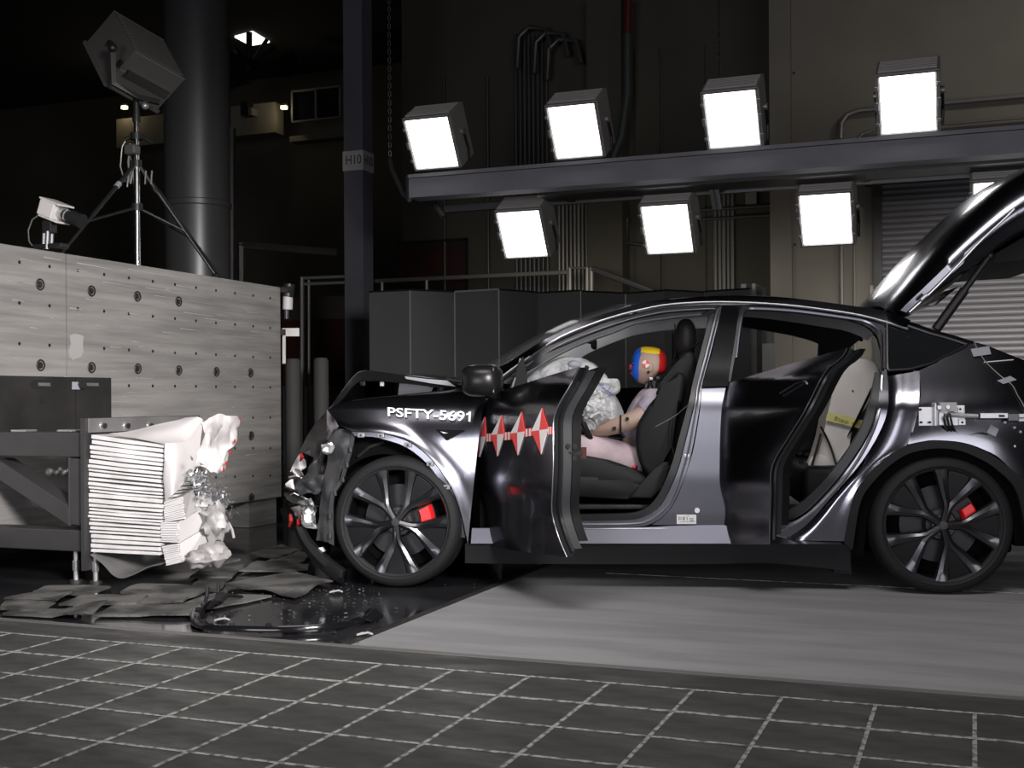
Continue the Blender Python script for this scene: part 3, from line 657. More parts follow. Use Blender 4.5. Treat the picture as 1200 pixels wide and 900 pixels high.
spec = [((506, 168), 9.6, 'upper row floodlight nearest the end of the hanging beam'), ((674, 154), 9.6, 'second upper row floodlight from the end of the hanging beam'),
        ((858, 140), 9.6, 'upper row floodlight right under the chain with dark wall behind'), ((1064, 121.5), 9.6, 'upper row floodlight in front of the beige wall conduits'),
        ((612, 274.5), 10.3, 'lower row floodlight beneath the beam, above the car windscreen'), ((782, 268.5), 10.3, 'lower row floodlight above the car roof, beside the conduit bend'),
        ((968, 257), 10.3, 'lower row floodlight next to the roller shutter door'), ((1173, 244), 10.3, 'lower row floodlight partly hidden by the open tailgate')]
for k, ((px, py), Y, lab) in enumerate(spec):
    o = fl0 if k == 0 else copy_tree(fl0)
    o.location = on_y(px, py, Y); tag(o, lab, 'floodlight', 'floodlights on the hanging beam')
# beam
BY0, BY1 = 9.72, 9.90
A = on_y(479, 205, BY0); B = on_y(483, 232, BY0); zt, zb = A.z, B.z; xb0 = A.x
bm_ = empty('hanging_beam', (0, 9.8, zt), 'long grey steel beam hanging on chains and carrying the floodlights', 'beam')
xe = 5.5
def bbox(x0, x1, y0, y1, z0, z1, name, m='beam_paint'): keep(MB().box(((x0 + x1) / 2, (y0 + y1) / 2, (z0 + z1) / 2), (x1 - x0, y1 - y0, z1 - z0)).build(name, MT[m]), bm_)
fz = (zt - zb) * .17
bbox(xb0, xe, BY0, BY1, zb + fz, zt - fz, 'web'); bbox(xb0 - .01, xe, BY0 - .02, BY1 + .02, zt - fz + .004, zt, 'flange'); bbox(xb0 + .01, xe, BY0 - .02, BY1 + .02, zb, zb + fz - .004, 'flange')
bbox(xb0 - .02, xb0, BY0 - .02, BY1 + .34, zb, zt, 'end_plate', 'dark_steel')
keep(MB().tube([on_y(457, 188, 10.1), on_y(459, 198, 10.0), on_y(473, 228, 9.8), on_y(480, 234, 9.72)], .022, 8).build('lifting_bar', MT['pipe_grey'], None, smooth=True), bm_)
z2 = on_y(600, 240, 10.42).z
bbox(on_y(522, 240, 10.42).x, xe, 10.40, 10.46, z2 - .03, z2 + .03, 'lower_rail', 'duct')
bbox(on_y(640, 240, 10.2).x, xe, 9.95, 10.3, zb - .02, zb + .05, 'rail_tray', 'black_metal')
keep(MB().tube([on_y(508, 236, 10.4), on_y(512, 242, 10.4), on_y(520, 254, 10.4)], .03, 8).build('rail_hook', MT['pipe_grey'], None, smooth=True), bm_)
for px in (832, 838): keep(MB().cyl(on_y(px, 212, 10.2), on_y(px + 5, 244, 10.4), .02, n=8).build('rail_bracket', MT['clip_metal']), bm_)
for px in (650, 830, 1005, 1150): bbox(on_y(px, 220, 10).x, on_y(px, 220, 10).x + .06, 10.0, 10.45, z2 - .02, zb + .02, 'rail_strap', 'dark_steel')
# chains
def chain(name, px, py0, py1, Y, lab):
    b = on_y(px, py1, Y); t = V((b.x, Y, 7.6)); o = empty(name, b, lab, 'chain', 'chains of the hanging beam')
    link = None; n = int((t.z - b.z) / .040)
    for k in range(n):
        if link is None:
            P = [V((math.cos(a) * .012, 0, math.sin(a) * .014 + (.012 if math.sin(a) > 0 else -.012))) for a in [q * math.pi / 5 for q in range(10)]]
            link = MB().tube(P, .005, 5, closed=True).build('chain_link', MT['chain'], o); l = link
        else:
            l = link.copy(); COL.objects.link(l); l.parent = o
        l.location = (0, 0, k * .040); l.rotation_euler.z = (k % 2) * math.pi / 2 + .5
chain('chain', 457, 0, 190, 10.1, 'thin hanging chain at the free end of the grey beam')
chain('chain', 843, 0, 92, 9.9, 'hanging chain reaching down to the floodlight in front of the dark wall')
# ------------------------------------------------------------------ tripod lamp on the barrier
tz = 9.0
base = at_z(161, 320, tz); 
ts = empty('light_stand', V((base.x, base.y, ZT)), 'black tripod light stand with chromed pole on top of the barrier block', 'tripod')
def tpt(px, py, dz=0): return at_z(px, py, tz + dz)
def tb(pts, r, name, m, n=10): keep(MB().tube(pts, r, n).build(name, MT[m], None, smooth=True), ts)
bx = base.x; by = base.y
def pz(py): return at_z(161, py, tz).z
def pole(z0, z1, r, m, nm='pole'): keep(MB().cyl((bx, by, z0), (bx, by, z1), r, n=16).build(nm, MT[m], None, smooth=True), ts)
pole(ZT + .02, pz(195), .026, 'pole_chrome', 'lower_pole'); pole(pz(195), pz(135), .02, 'pole_chrome', 'upper_pole'); pole(pz(140), pz(112), .024, 'black_metal', 'spigot')
for py, r in ((243, .045), (192, .04), (160, .045), (139, .03)): pole(pz(py + 4), pz(py - 4), r, 'black_metal', 'collar')
keep(MB().box((bx - .0, by - .05, pz(177)), (.1, .08, .075), bevel=.015).build('ballast_box', MT['light_housing']), ts)
top = V((bx, by, pz(190)))
fR = on_x(253, 321, XB - .06); fR.z = ZT + .02
fL = tpt(62, 320, -.7); fL.z = ZT + .02
fB = V((bx + .1, by + 1.0, ZT + .02))
for f, lab in ((fR, 1), (fL, 2), (fB, 3)):
    tb([top, lerp(top, f, .55)], .017, 'leg', 'black_metal'); tb([lerp(top, f, .5), f], .012, 'leg_lower', 'black_metal')
    tb([V((bx, by, pz(243))), lerp(top, f, .6)], .012, 'brace', 'black_metal')
    keep(MB().ball(f, (.03, .03, .022), 10, 6).build('rubber_foot', MT['rubber'], None, smooth=True), ts)
    k = lerp(top, f, .22); keep(MB().cyl(k, lerp(top, f, .26), .022, n=8).build('leg_clamp', MT['grey_tape' if lab == 2 else 'black_metal']), ts)
tb([tpt(150, 160), tpt(143, 172), tpt(141, 195), tpt(146, 212), tpt(153, 215), tpt(156, 200), tpt(152, 178), tpt(151, 200), tpt(149, 219)], .006, 'lamp_cable', 'pipe_light', 6)
tb([tpt(152, 168), tpt(150, 190), tpt(152, 214), tpt(156, 190)], .006, 'lamp_cable', 'pipe_light', 6)
tb([tpt(146, 164), tpt(160, 157), tpt(172, 163), tpt(180, 168)], .014, 'cross_arm', 'black_metal')
for x in (171, 178): tb([tpt(x, 200), tpt(x - 1, 216)], .006, 'tag_strip', 'pipe_light', 5)
# its lamp head: near corner and three edges recovered as an orthogonal box
pxm = tz / F
lh = empty('floodlight', at_z(161, 112, tz), 'dark unlit box floodlight with ribbed back on the tripod above the barrier block', 'floodlight')
C0 = at_z(158, 60, tz - .12)
def vec(dx, dy, dd): return (cX * dx - cY * dy + FWD * dd) * pxm
e1, e2, e3 = vec(-38, -61, 37.6), vec(42, 16, 68.4), vec(-40, 35, 16.4)
e1 = e1.normalized() * .50; e2 = (e2 - e1.normalized() * e2.dot(e1.normalized())).normalized() * .50; e3 = e1.cross(e2).normalized() * (.36 if e1.cross(e2).dot(e3) > 0 else -.36)
def lb(a, b, c, name, m):     # box from fractions along the three edges
    vs = [C0 + e1 * i + e2 * j + e3 * k for k in c for (i, j) in ((a[0], b[0]), (a[1], b[0]), (a[1], b[1]), (a[0], b[1]))]
    return keep(MB().hexa(vs).build(name, MT[m]), lh)
lb((0, 1), (0, 1), (0, .92), 'housing', 'light_housing')
for k in range(11):
    a = .06 + k * .082; lb((a, a + .03), (.03, .97), (-.035, 0), 'cooling_fin', 'light_housing')
lb((-.03, 1.03), (-.03, 1.03), (.92, 1.0), 'front_frame', 'light_housing')
for a in ((-.004, .014), (.986, 1.004)): lb(a, (0, 1), (-.01, .012), 'edge_trim', 'clip_metal')
lb((-.004, .006), (.02, .98), (.5, .53), 'edge_trim', 'clip_metal'); lb((-.02, .0), (.1, .95), (.42, .62), 'bottom_strip', 'pole_chrome')
lb((.02, .06), (-.06, -.0), (.35, .5), 'tilt_bracket', 'black_metal'); lb((.48, .54), (-.07, 0), (.36, .46), 'tilt_knob', 'black_metal')
keep(MB().tube([tpt(132, 56, -.2), tpt(133, 98, -.2), tpt(162, 114, -.1), tpt(186, 120)], .026, 4).build('yoke', MT['black_metal']), lh)
keep(MB().ball(tpt(132, 56, -.22), .035, 10, 8).build('yoke_knob', MT['black_metal'], None, smooth=True), lh)
keep(MB().ball(tpt(170, 124), .03, 10, 8).build('yoke_clamp', MT['clip_metal'], None, smooth=True), lh)
# ------------------------------------------------------------------ two small cameras on the barrier
zc_ = 7.5
cm = empty('test_camera', at_z(62, 280, zc_), 'small pale box camera with black lens clamped on top of the barrier block', 'camera')
def cpt(px, py, d=0): return at_z(px, py, zc_ + d)
ax_ = (cpt(100, 258, -.10) - cpt(62, 243, 0)).normalized()          # looks right, down and a little to the viewer
sd = ax_.cross(UP).normalized(); u_ = sd.cross(ax_).normalized(); R3 = Matrix((ax_, sd, u_)).transposed()
cc = cpt(62, 246)
def cb(c, s, name, m, bev=.004): keep(MB().box(cc + R3 @ V(c), s, R3, bevel=bev).build(name, MT[m]), cm)
cb((0, 0, 0), (.12, .13, .10), 'body', 'camera_body', .006); cb((.015, 0, .052), (.17, .135, .012), 'top_plate', 'camera_body'); cb((.03, 0, -.055), (.16, .12, .012), 'bottom_plate', 'camera_body')
def cc_cyl(a, b, r, name, m): keep(MB().cyl(cc + R3 @ V(a), cc + R3 @ V(b), r, n=20).build(name, MT[m], None, smooth=True), cm)
cc_cyl((.06, 0, 0), (.10, 0, 0), .036, 'lens_mount', 'bare_metal'); cc_cyl((.10, 0, 0), (.16, 0, 0), .034, 'lens', 'black_metal'); cc_cyl((.118, 0, 0), (.128, 0, 0), .036, 'lens_ring', 'bare_metal'); cc_cyl((.16, 0, 0), (.25, 0, 0), .046, 'lens_hood', 'black_metal')
keep(MB().box(cpt(58, 266), (.07, .06, .08), bevel=.006).build('mount', MT['black_metal']), cm)
for px, py, d in ((52, 276, 0), (56, 277, -.03), (61, 279, .02)): keep(MB().cyl(cpt(px, py - 6, d), cpt(px - 1, 292, d), .012, n=8).build('clamp_screw', MT['dull_clip']), cm)
keep(MB().box(cpt(60, 289), (.22, .08, .03), bevel=.006).build('clamp', MT['black_metal']), cm)
keep(MB().tube([cpt(47, 251, -.02), cpt(38, 257, -.02), cpt(33, 270, -.02), cpt(34, 283, -.02), cpt(38, 288)], .005, 6).build('camera_cable', MT['cable'], None, smooth=True), cm)
z2c = (on_x(330, 360, XB) - CP).dot(FWD) + .05
cm2 = empty('test_camera', at_z(336, 360, z2c), 'small camera hanging lens down on the far edge of the barrier block', 'camera')
def c2(px, py, d=0): return at_z(px, py, z2c + d)
keep(MB().cyl(c2(339, 333), c2(337, 348), .05, n=16).build('mount', MT['black_metal'], None, smooth=True), cm2)
keep(MB().cyl(c2(337.5, 347), c2(337, 365), .042, n=16).build('body', MT['camera_body'], None, smooth=True), cm2)
keep(MB().cyl(c2(337, 363), c2(336.8, 374), .054, .048, n=18).build('lens', MT['gloss_black'], None, smooth=True), cm2)
keep(MB().box((XB - .04, YB1 + .03, c2(338, 340).z), (.22, .05, .05)).build('mount_arm', MT['black_metal']), cm2)
br = empty('target_bracket', c2(334, 390), 'white L shaped bracket fixed to the far edge of the barrier block', 'bracket')
keep(MB().box((XB - .02, YB1 + .008, c2(333, 390).z), (.12, .02, .05)).build('bracket_foot', MT['dark_steel']), br)
for (a, b) in (((331, 384.5), (350.5, 394)), ((331, 394), (334.5, 426))):
    P = [c2(a[0], a[1], .1), c2(b[0], a[1], .1), c2(b[0], b[1], .1), c2(a[0], b[1], .1)]
    keep(MB().prism(P, FWD * .015).build('plate', MT['sticker_white']), br)
# ------------------------------------------------------------------ carpet tiles and loose trim on the floor
cpts = [
 [(3, 721), (24, 713.5), (126, 719), (108, 727)], [(110, 723), (140, 709), (240, 711), (223, 723)], [(6, 704), (48, 697), (88, 697), (66, 710)],
 [(38, 697), (62, 688), (130, 690), (100, 699)], [(70, 710), (98, 699), (172, 699), (160, 709)], [(163, 708), (186, 696), (246, 693), (214, 709)],
 [(205, 712), (252, 697), (318, 700), (250, 715)], [(222, 678), (246, 661), (290, 661), (270, 678)], [(280, 670), (300, 661), (362, 663), (358, 671)],
 [(262, 686), (318, 669), (362, 672), (391, 683), (346, 701)], [(222, 692), (232, 680), (268, 679), (256, 694)], [(308, 661), (344, 647), (366, 652), (352, 662)],
 [(140, 698), (168, 686), (236, 690), (206, 699)], [(0, 716), (6, 706), (66, 711), (48, 717)], [(292, 650), (330, 640), (352, 646), (322, 656)], [(226, 672), (236, 662), (262, 655), (282, 659)]]
labs = ['grey carpet tile lying nearest the kerb at the far left', 'grey carpet tile at the kerb, right below the honeycomb', 'partly hidden grey carpet tile at the left picture edge', 'grey carpet tile furthest back under the carrier frame', 'dark carpet tile in the middle of the left heap', 'grey carpet tile between the honeycomb and the loose black trim', 'long carpet tile under the left end of the loose black trim', 'carpet tile curled up behind the crushed bumper blocks', 'narrow carpet tile in front of the car\'s broken nose', 'large buckled carpet tile right before the front wheel', 'small carpet tile right of the honeycomb\'s drooping sheet', 'carpet tile tucked under the car\'s hanging bumper lip', 'carpet tile below the honeycomb\'s drooping metal sheet', 'bottommost left carpet tile showing only a dark corner', 'rearmost carpet tile between barrier block and car nose', 'thin carpet tile behind the lowest crushed bumper block']
random.seed(21)
for k, (P, lab) in enumerate(zip(cpts, labs)):
    base_h = .004 + .0028 * (k % 5)
    Q = [on_floor(px, py, base_h) for px, py in P]
    if len(Q) == 5: a, b, c, d = Q[0], Q[1], (Q[2] + Q[3]) / 2, Q[4]; c = Q[3]; b = lerp(Q[1], Q[2], .6)
    else: a, b, c, d = Q
    n = 14; g = []
    for i in range(n):
        row = []
        for j in range(n):
            s, t = i / (n - 1), j / (n - 1); p = lerp(lerp(a, b, s), lerp(d, c, s), t)
            e = max(abs(s - .5), abs(t - .5)) * 2
            h = max(0, noise.noise(V((p.x * 2.2, p.y * 2.2, k * 3.1))) * (.075 if k in (7, 9, 3, 0) else .04)) * (.35 + .65 * e)
            row.append(p + V((0, 0, h)) + V((noise.noise(p * 9), noise.noise(p * 9 + V((5, 5, 5))), 0)) * .012)
        g.append(row)
    o = MB().shell([[p + V((0, 0, .011)) for p in r] for r in g], g).build('carpet_tile', MT['carpet'], None, smooth=50)
    tag(o, lab, 'carpet', 'carpet tiles scattered before the honeycomb')
path = [(285, 696), (268, 698), (256, 706), (240, 712), (232, 721), (232, 731), (246, 737), (290, 739.5), (340, 739.5), (390, 736), (420, 729), (434, 719)]
P = resample([on_floor(x, y, .012) for x, y in path], 60)
arch = empty('wheel_arch_trim', P[0], 'loose curved black wheel arch trim lying on the wet floor before the front wheel', 'trim')
g = []; 
for i, p in enumerate(P):
    t = (P[min(i + 1, 59)] - P[max(i - 1, 0)]).normalized(); nrm = V((-t.y, t.x, 0)); 
    g.append([p + nrm * a + V((0, 0, b)) for a, b in ((-.028, 0), (-.03, .016), (-.022, .026), (.008, .022), (.026, .008), (.026, 0))])
m = MB(); m.grid(g, closed_v=True); m.faces(g[0], [tuple(range(6))]); m.faces(g[-1], [tuple(range(6))]); keep(m.build('moulding', MT['gloss_black'], None, smooth=50), arch)
random.seed(4)
for i in range(4, 58, 5):
    p = P[i] + V((0, 0, .026)); keep(MB().box(p, (.02, .02, .02), bevel=.004).build('clip', MT['black_plastic' if i % 2 else 'torn_plastic']), arch)
for i in (10, 14): p = P[i]; keep(MB().tube([p, p + V((.02, 0, .06)), p + V((.01, .02, .1))], .009, 6).build('torn_tab', MT['black_plastic']), arch)
p = on_floor(262, 702, .03); keep(MB().tube([on_floor(246, 712, .04), on_floor(254, 706, .07), on_floor(262, 697, .06), on_floor(282, 699, .03)], [.02, .03, .03, .02], 6, flat=.4).build('torn_flange', MT['black_plastic']), arch)
p = on_floor(434, 722, .03)
keep(MB().prism([on_floor(428, 727, .02), on_floor(440, 716, .05), on_floor(449, 724, .02), on_floor(436, 729, .01)], (0, 0, .012)).build('end_piece', MT['gloss_insert']), arch)
# splinters of plastic and lens: loose crumbs
m = MB(); random.seed(9)
for k in range(170):
    px = random.gauss(395, 50) if k % 3 else random.uniform(225, 430); py = random.gauss(702, 16)
    if py < 672: continue
    c = on_floor(px, py, .004); s = random.uniform(.003, .010)
    m.box(c + V((0, 0, s * .4)), (s * random.uniform(.5, 2), s, s * .6), Matrix.Rotation(random.uniform(0, 6), 3, 'Z'))
tag(m.build('crash_debris', MT['torn_plastic']), 'small dark plastic crumbs strewn over the wet floor around the front wheel', 'debris', kind='stuff')
for k, (px, py, lab) in enumerate(((386, 695, 'pale plastic splinter by the front tyre'), (418, 745, 'pale lens splinter at the corner of the concrete runway'), (251, 728, 'pale plastic splinter inside the loose arch trim'), (482, 683, 'dark bent clip behind the front tyre'))):
    c = on_floor(px, py, .01); o = MB().prism([c, c + V((.05, .01, .012)), c + V((.06, .035, 0)), c + V((.012, .03, .004))], (0, 0, .008)).build('splinter', MT['torn_white' if k < 3 else 'torn_plastic']); tag(o, lab, 'splinter', 'splinters on the floor')
# ------------------------------------------------------------------ the car: frame x = rearwards, y = towards the far side, z = up; origin on the floor at the near front wheel
G0 = on_floor(464, 689.5); G1 = on_floor(1106, 697.5)
AX = (G1 - G0).normalized(); WB = (G1 - G0).length; LT = V((-AX.y, AX.x, 0))
CARM = Matrix(((AX.x, LT.x, 0, G0.x), (AX.y, LT.y, 0, G0.y), (0, 0, 1, 0), (0, 0, 0, 1))); CARI = CARM.inverted()
print('wheelbase', WB)
car = empty('car', (0, 0, 0), 'dark grey crash tested car with crushed front and its near doors and tailgate open', 'car')
car.matrix_world = CARM
CC = .955                                    # half width: the car's centre line
cpL = CARI @ CP
def crt(px, py, w):                          # pixel -> point in the car frame at lateral distance w from the near side
    d = CARI.to_3x3() @ ray(px, py); return cpL + d * ((w - cpL.y) / d.y)
WT = [(0, .10), (.15, .075), (.25, .05), (.4, .022), (.6, .0), (.78, .003), (.9, .009), (.97, .016), (1.03, .042), (1.08, .072), (1.15, .115), (1.3, .20), (1.45, .285), (1.56, .37), (1.7, .55)]
def Wf(u, v):
    w = WT[-1][1]
    for (a, b), (c, d) in zip(WT, WT[1:]):
        if v <= c:
            t = max(0, (v - a) / (c - a)); w = lerp(b, d, t); break
    if u < -.1: w += .20 * ((-.1 - u) / .8) ** 2
    if u > WB + .2: w += .16 * ((u - WB - .2) / .7) ** 2
    if u < .75 and v > .8: w += (v - .8) ** 2 * 1.6 * min(1, (.75 - u) / .4)      # rounded wing top
    return w
def crs(px, py, off=0):
    w = .05
    for _ in range(8): p = crt(px, py, w + off); w = Wf(p.x, p.z)
    p = crt(px, py, w + off); return p
def surf(u, v, off=0): return V((u, Wf(u, v) + off, v))
def strip(name, pa, pb, m, n=24, k=5, off=0, th=.012, parent=None, smooth=True, mirror=False, fn=None):
    A = resample([crs(*p, off) for p in pa], n, smooth); B = resample([crs(*p, off) for p in pb], n, smooth)
    g, g2 = [], []
    for i in range(n):
        r, r2 = [], []
        for j in range(k):
            t = j / (k - 1); u = lerp(A[i].x, B[i].x, t); v = lerp(A[i].z, B[i].z, t); w = Wf(u, v) + off + (fn(i / (n - 1), t) if fn else 0)
            r.append(V((u, w, v))); r2.append(V((u, w + th, v)))
        g.append(r); g2.append(r2)
    P = parent or car
    o = MB().shell(g, g2).build(name, MT[m], P, smooth=45)
    if mirror:
        f = lambda G: [[V((p.x, 2 * CC - p.y, p.z)) for p in r] for r in G]
        MB().shell(f(g), f(g2)).build(name, MT[mirror if isinstance(mirror, str) else m], P, smooth=45)
    return o
def wtube(name, pts, r, m, off=-.004, n=40, parent=None, sm=True):
    P = resample([crs(*p, off) for p in pts], n, sm); return MB().tube(P, r, 6).build(name, MT[m], parent or car, smooth=True)
def slab_px(name, pts, w0, w1, m, bevel=.03, parent=None, segs=3, wmid=None, sub=0):
    wm = (w0 + w1) / 2 if wmid is None else wmid
    L = [crt(px, py, wm) for px, py in pts]; L = [V((p.x, w0, p.z)) for p in L]
    return MB().prism(L, (0, w1 - w0, 0), bevel=bevel, segs=segs).build(name, MT[m], parent or car, smooth=50)
# --- outline curves in the photograph's pixels
RAIL = [(582, 431), (609, 416), (644, 395), (682, 377), (720, 364), (747, 356), (780, 351), (813, 348), (840, 346.5), (873, 346), (907, 347.5), (947, 351.5), (1000, 358.5), (1033, 363.5), (1067, 375)]
TRIM = [(582, 446), (611, 425), (653, 397), (693, 380), (720, 371), (747, 364), (780, 357.5), (820, 354.5), (860, 354.3), (907, 356.5), (947, 360.5), (1000, 368), (1033, 376), (1064, 386)]
F_IN = [(598, 450), (617, 437), (653, 415), (685, 400), (720, 387.5), (745, 377), (780, 371), (806, 368), (822, 367)]
F_OUT = [(586, 449), (611, 428), (653, 400), (693, 383), (720, 374), (747, 366.5), (780, 360.3), (820, 357.5), (845, 357.3)]
strip('roof_rail', [(545, 452)] + RAIL, [(556, 458), (568, 453)] + TRIM, 'paint', 44, 6, 0, .03)
strip('roof_rail_seal', F_OUT, F_IN, 'seal', 34, 5, .012, .05)
wtube('window_trim', TRIM, .0065, 'chrome_trim', -.008)
wtube('door_seal', [(605, 446), (617, 438.5), (653, 416.5), (685, 401.5), (720, 389), (745, 379), (780, 373), (806, 370), (822, 369)], .008, 'paint_flat', .01)
wtube('rail_edge', [(600, 440), (653, 406), (693, 389.5), (720, 380), (747, 372), (780, 365.5), (820, 362.5), (838, 362)], .005, 'paint_flat', -.0)
R_IN = [(856, 447), (864, 404), (870, 374), (874, 366.5), (882, 363.5), (933, 367), (1000, 376), (1016, 380), (1026, 386), (1029, 396), (1029, 433), (1028, 442), (1014, 500), (984, 547), (947, 588), (925, 604), (904, 608)]
R_OUT = [(853, 447), (860, 404), (866, 366), (873, 358.5), (884, 357), (933, 360.5), (1000, 369.5), (1022, 374), (1035, 382), (1038.5, 395), (1038.5, 433), (1041, 452), (1037, 492), (1012, 538), (973, 584), (946, 614), (921, 631), (905, 633)]
strip('rear_door_frame', R_OUT[:11], R_IN[:10], 'seal', 60, 4, .01, .05)
wtube('door_seal', [(863, 420), (869, 374), (874, 364), (883, 361.5), (933, 364.5), (1000, 373.5), (1018, 378), (1029, 386), (1033, 396), (1033, 436)], .009, 'paint_flat', .004, 50)
strip('rear_door_jamb', R_OUT[10:], [(1033, 436), (1031, 452), (1023, 500), (996, 546), (958, 590), (934, 609), (905, 617)], 'paint', 40, 5, .004, .03)
strip('rear_door_seal', [(1032, 436), (1030, 450), (1021, 500), (993, 546), (955, 590), (931, 608), (905, 615.5)], [(1027, 436), (1025, 446), (1010, 500), (981, 545), (944, 585), (922, 600), (904, 604)], 'seal', 40, 4, .035, .05)
wtube('jamb_edge', [(1034, 440), (1028, 492), (1003, 543), (965, 588), (940, 609), (921, 619), (905, 622)], .008, 'chrome_trim', .0, 40)
# B pillar
strip('b_pillar_cover', [(846, 358), (840, 390), (831, 425), (822, 453)], [(866, 359), (862, 390), (857, 420), (853, 452)], 'gloss_black', 14, 4, -.004, .05)
strip('b_pillar', [(822, 453), (821, 476), (814, 520), (807, 546), (793, 584), (779, 604), (764, 615)], [(853, 452), (850, 476), (852, 520), (858, 546), (864, 584), (872, 604), (880, 616)], 'paint_flat', 24, 6, .012, .03)
strip('front_door_jamb', [(846, 358), (834, 408), (822, 453), (820, 476), (808, 540), (792, 584), (778, 604), (760, 615), (735, 618), (660, 618.5), (575, 618.5)], [(840, 362), (828, 410), (817, 453), (815, 470), (803, 520), (795, 550), (782, 580), (770, 597), (752, 607), (730, 610), (660, 611), (575, 611)], 'paint_flat', 60, 4, .004, .03)
strip('front_door_seal', [(839, 364), (827, 410), (816.5, 453), (814, 470), (802, 520), (794, 550), (781, 580), (769, 597), (752, 606.5), (730, 609.5), (660, 610.5), (575, 610.5)], [(832, 370), (821, 412), (811, 452), (808.5, 466), (796.5, 510), (788, 542), (776, 572), (764, 590), (750, 599), (728, 602), (660, 603), (575, 603)], 'seal', 60, 4, .03, .05)
wtube('jamb_edge', [(843, 361), (831, 410), (819.5, 453), (817, 472), (806, 530), (789, 582), (775, 600), (758, 611), (735, 614), (660, 614.5), (600, 614.5)], .006, 'chrome_trim', -.002, 60)
p = crs(805, 534, .01); MB().box(p, (.03, .03, .02), bevel=.004).build('door_striker', MT['bare_metal'], car)
p = crs(817, 598, 0); MB().cyl(p, p - V((0, .008, 0)), .014, n=12).build('door_hinge_bolt', MT['bare_metal'], car)
# rocker, skirt
strip('rocker_panel', [(553, 619), (660, 619), (752, 618), (800, 616), (870, 617), (921, 631), (947, 634), (985, 635)], [(553, 636), (660, 636), (752, 636), (830, 636), (880, 636), (921, 636.5), (950, 636.5), (985, 636.5)], 'paint_flat', 40, 5, -.002, .03, fn=lambda s, t: -.036 * t)
wtube('rocker_edge', [(665, 620), (752, 619.5), (800, 619), (826, 619)], .003, 'paint_flat', -.004, 12)
strip('side_skirt', [(545, 637), (660, 637), (830, 637), (900, 637.3), (985, 637.3), (997, 637.3)], [(545, 660), (660, 661), (830, 661), (900, 660), (985, 668), (997, 671)], 'black_plastic', 24, 4, .004, .25)
# front wing with arch lip
strip('front_wing', [(384, 480), (396, 474), (410, 470), (432, 466.5), (460, 463.5), (490, 460.5), (513, 458), (543, 456), (570, 461)], [(398, 499), (406, 501), (417, 505.5), (447, 506.5), (480, 516.5), (507, 538), (527, 566), (540, 597), (549, 637)], 'paint', 40, 22, 0, .012, fn=lambda s, t: -.022 * math.exp(-((t - 1) / .22) ** 2) + .006 * math.sin(t * 3.1))
strip('wing_flange', [(412, 506), (430, 506.5), (447, 508), (480, 518.5), (507, 540.5), (526, 568), (538, 597), (545, 630)], [(416, 511), (430, 511.5), (445, 513.5), (476, 524), (502, 545), (521, 572), (533, 600), (540, 630)], 'paint_flat', 36, 3, -.008, .02)
for px, py in ((423, 510), (446, 510.5), (478, 521.5), (504, 543.5), (523, 571)):
    p = crs(px, py, -.016); MB().box(p, (.04, .012, .026), bevel=.005).build('flange_clip', MT['dull_clip'], car); MB().cyl(p - V((0, .009, 0)), p, .006, n=8).build('clip_hole', MT['hole'], car)
strip('front_wheel_liner', [(408, 508), (430, 511), (447, 513), (478, 523), (504, 544), (524, 570), (536, 598), (543, 637)], [(396, 560), (420, 540), (450, 532), (480, 540), (503, 560), (516, 585), (524, 605), (530, 637)], 'dark_void', 30, 4, .12, .35)
MB().tube([crt(420, 535, .12), crt(433, 524, .1), (crt(450, 518, .12))], .018, 6, flat=.5).build('bent_bracket', MT['dark_steel'], car)
# small side camera fairing on the wing
L = [crs(px, py, -.012) for px, py in ((511, 503.5), (546, 504), (523, 516.5))]
MB().prism(L, (0, .02, 0), bevel=.002, segs=1).build('side_repeater', MT['gloss_black'], car)
L = [crs(px, py, -.016) for px, py in ((516, 505.5), (525, 507.5), (520, 508))]; MB().prism(L, (0, .008, 0)).build('repeater_highlight', MT['bare_metal'], car)
# lettering on the wing, laid on the curved surface
me = text_mesh('PSFTY-569', 1.0, 0.0, .014); xs = [v.co.x for v in me.vertices]; ys = [v.co.y for v in me.vertices]
def wing_pt(s, t):
    px = lerp(454.5, 551.5, s) - t * (1 - s) + t * .6; py = lerp(487.5, 494.3, s ** .9) - t * lerp(10.5, 12.2, s); return crs(px, py, -.007)
for v in me.vertices: v.co = wing_pt((v.co.x - min(xs)) / (max(xs) - min(xs)) * .925, (v.co.y - min(ys)) / (max(ys) - min(ys)))
one = [(.972, .02), (.998, .02), (.998, .98), (.978, .98), (.966, .86), (.942, .76), (.942, .60), (.972, .70)]
b = bmesh.new(); b.from_mesh(me); b.faces.new([b.verts.new(wing_pt(*q)) for q in one]); b.to_mesh(me); b.free()
me.materials.append(MT['white_print']); tx = bpy.data.objects.new('wing_lettering', me); COL.objects.link(tx); tx.parent = car
# --- rear quarter
strip('rear_quarter', [(1041, 441), (1042, 452), (1037, 494), (1012, 540), (973, 586), (946, 616), (921, 633)], [(1077, 434.5), (1077, 455), (1073, 490), (1062, 521), (1030, 545), (1003, 583), (991, 634)], 'paint', 40, 10, 0, .012, fn=lambda s, t: .03 * math.exp(-(t / .16) ** 2) - .014 * math.exp(-((t - 1) / .3) ** 2))
strip('rear_quarter', [(1078, 434), (1100, 424), (1122, 412), (1142, 401), (1192, 419), (1240, 437), (1290, 462)], [(1063, 520.5), (1080, 517), (1095, 515.5), (1125, 518), (1150, 526), (1175, 541), (1215, 590)], 'paint', 40, 16, 0, .012, fn=lambda s, t: -.02 * math.exp(-((t - 1) / .25) ** 2))
wtube('panel_seam', [(1071, 434), (1076, 455), (1072.5, 490), (1062, 519)], .005, 'chrome_trim', -.003, 24)
